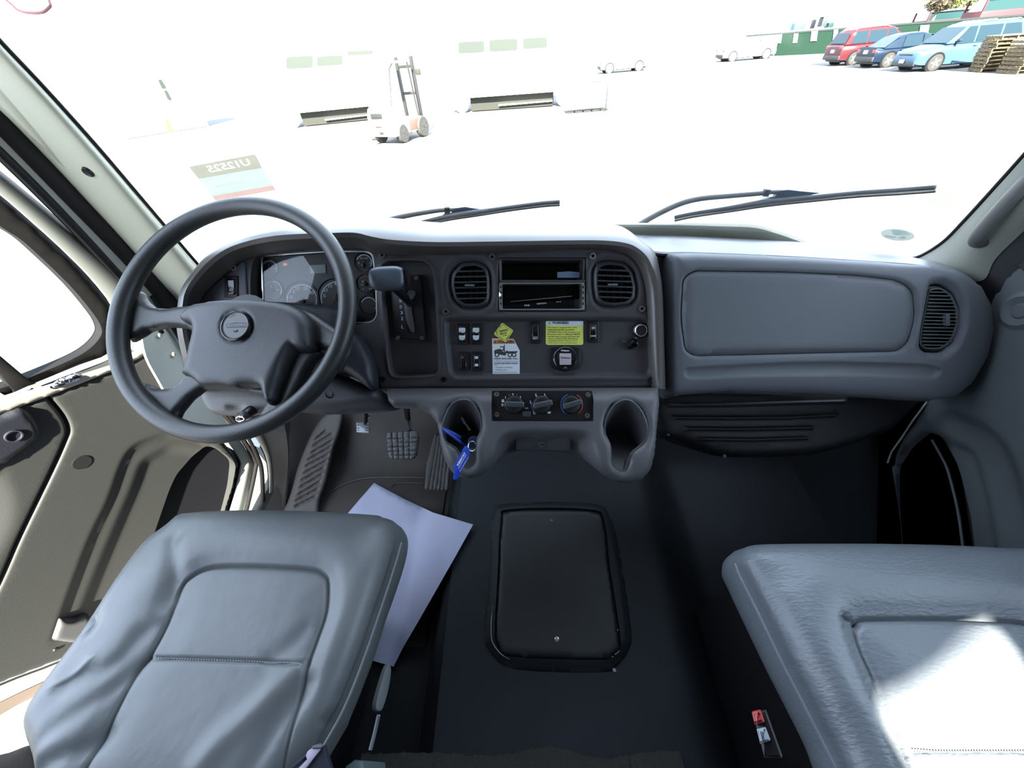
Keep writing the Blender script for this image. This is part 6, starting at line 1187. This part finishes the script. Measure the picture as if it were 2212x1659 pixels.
# forklift seen from behind
fk = onG(855, 312); ft = thing('forklift', 'white forklift truck seen from behind in the middle of the yard', 'forklift', tuple(fk)); M0 = Matrix.Translation(Vector(fk)+Vector((.10, 1.05, 0))) @ Matrix.Rotation(math.pi/2-.42, 4, 'Z') @ Matrix.Scale(1.12, 4)
Bk = lambda nm, m_, x, y, z, sx, sy, sz, b=.03: box(nm, m_, ft, M0 @ Matrix.Translation((x, y, z)), sx, sy, sz, b)
prof = [(-1.0, .22), (-1.02, .75), (-.92, .98), (-.35, 1.02), (-.3, .62), (.55, .60), (.62, .22)]; V = [M0 @ Vector((x, y, z)) for y in (-.50, .50) for x, z in prof]; n = len(prof); V, Fc = bevel_vf(V, [tuple(range(n)), tuple(range(2*n-1, n-1, -1))]+[(i, i+n, (i+1) % n+n, (i+1) % n) for i in range(n)], .05, 3); mesh('counterweight_body', V, Fc, pW, ft)
Bk('rear_grille', mat('grille_grey', (.014, .014, .013), .5), -1.0, .12, .78, .06, .46, .16); Bk('tail_strip', mat('dull_red', (.04, .008, .006), .5), -1.02, .12, .50, .04, .24, .03, .005); Bk('tow_hitch', mat('hitch_grey', (.018, .017, .013), .5), -1.02, .05, .33, .06, .14, .08, .01); Bk('rear_step', mUnder, -.98, .42, .16, .14, .18, .05, .01)
Bk('red_side_panel', mat('orange_red_panel', (.13, .06, .045), .5), .1, -.50, .42, .7, .04, .30, .01); Bk('seat', pW, -.35, 0, 1.12, .40, .40, .12); Bk('seat_back', pW, -.55, 0, 1.35, .10, .38, .42, .04)
for y in (-.44, .44):
    tube('guard_post', [M0 @ Vector((-.85, y, 1.0)), M0 @ Vector((-.6, y, 1.9)), M0 @ Vector((-.4, y, 2.02))], .03, pW if y > 0 else mat('post_olive', (.014, .014, .010), .5), ft, n=8); tube('guard_post', [M0 @ Vector((.45, y, .6)), M0 @ Vector((.35, y, 2.02))], .03, mat('post_olive', (.014, .014, .010)) if y < 0 else pW, ft, n=8)
Bk('guard_roof', pW, .0, 0, 2.04, .95, .95, .05)
for y in (-.30, .30): Bk('mast_rail', mat('mast_grey', (.014, .014, .011), .5), .80, y, 1.10, .10, .09, 2.1, .01)
for z in (.5, 1.2, 1.9): Bk('mast_bar', mat('mast_grey', (.014, .014, .011)), .80, 0, z, .08, .6, .08, .01)
Bk('work_lamp', mat('lamp_olive', (.025, .026, .018), .5), .6, -.62, 1.75, .10, .16, .16, .03)
for x, y, r in ((-.62, -.44, .26), (-.62, .44, .26), (.45, -.50, .30), (.45, .50, .30)): wheel(ft, M0 @ Matrix.Translation((x, y, r)), r, .18, mat('forklift_tyre', (.030, .030, .025), .8), mat('forklift_rim', (.04, .039, .035), .5))
link = _link; thing = _thing; ray = ray_cab
# red cord loop hanging at the top left by the windscreen
rcd = [(5, -12), (16, 2), (28, 12), (36, 20), (48, 25), (62, 27.5), (80, 28), (93, 26), (102, 20), (109, 12), (107, 4), (104, -10)]
o = tube('hanging_cord', [C0+ray_cab(x, y)*.55 for x, y in crs(rcd, 5)], .0017, mat('glare_red_cord', (.75, .34, .34), .7), None, n=8); tag(o, 'pale red cord loop hanging at the top left of the windscreen', 'cord')  # cord colour lightened to imitate the surrounding glare
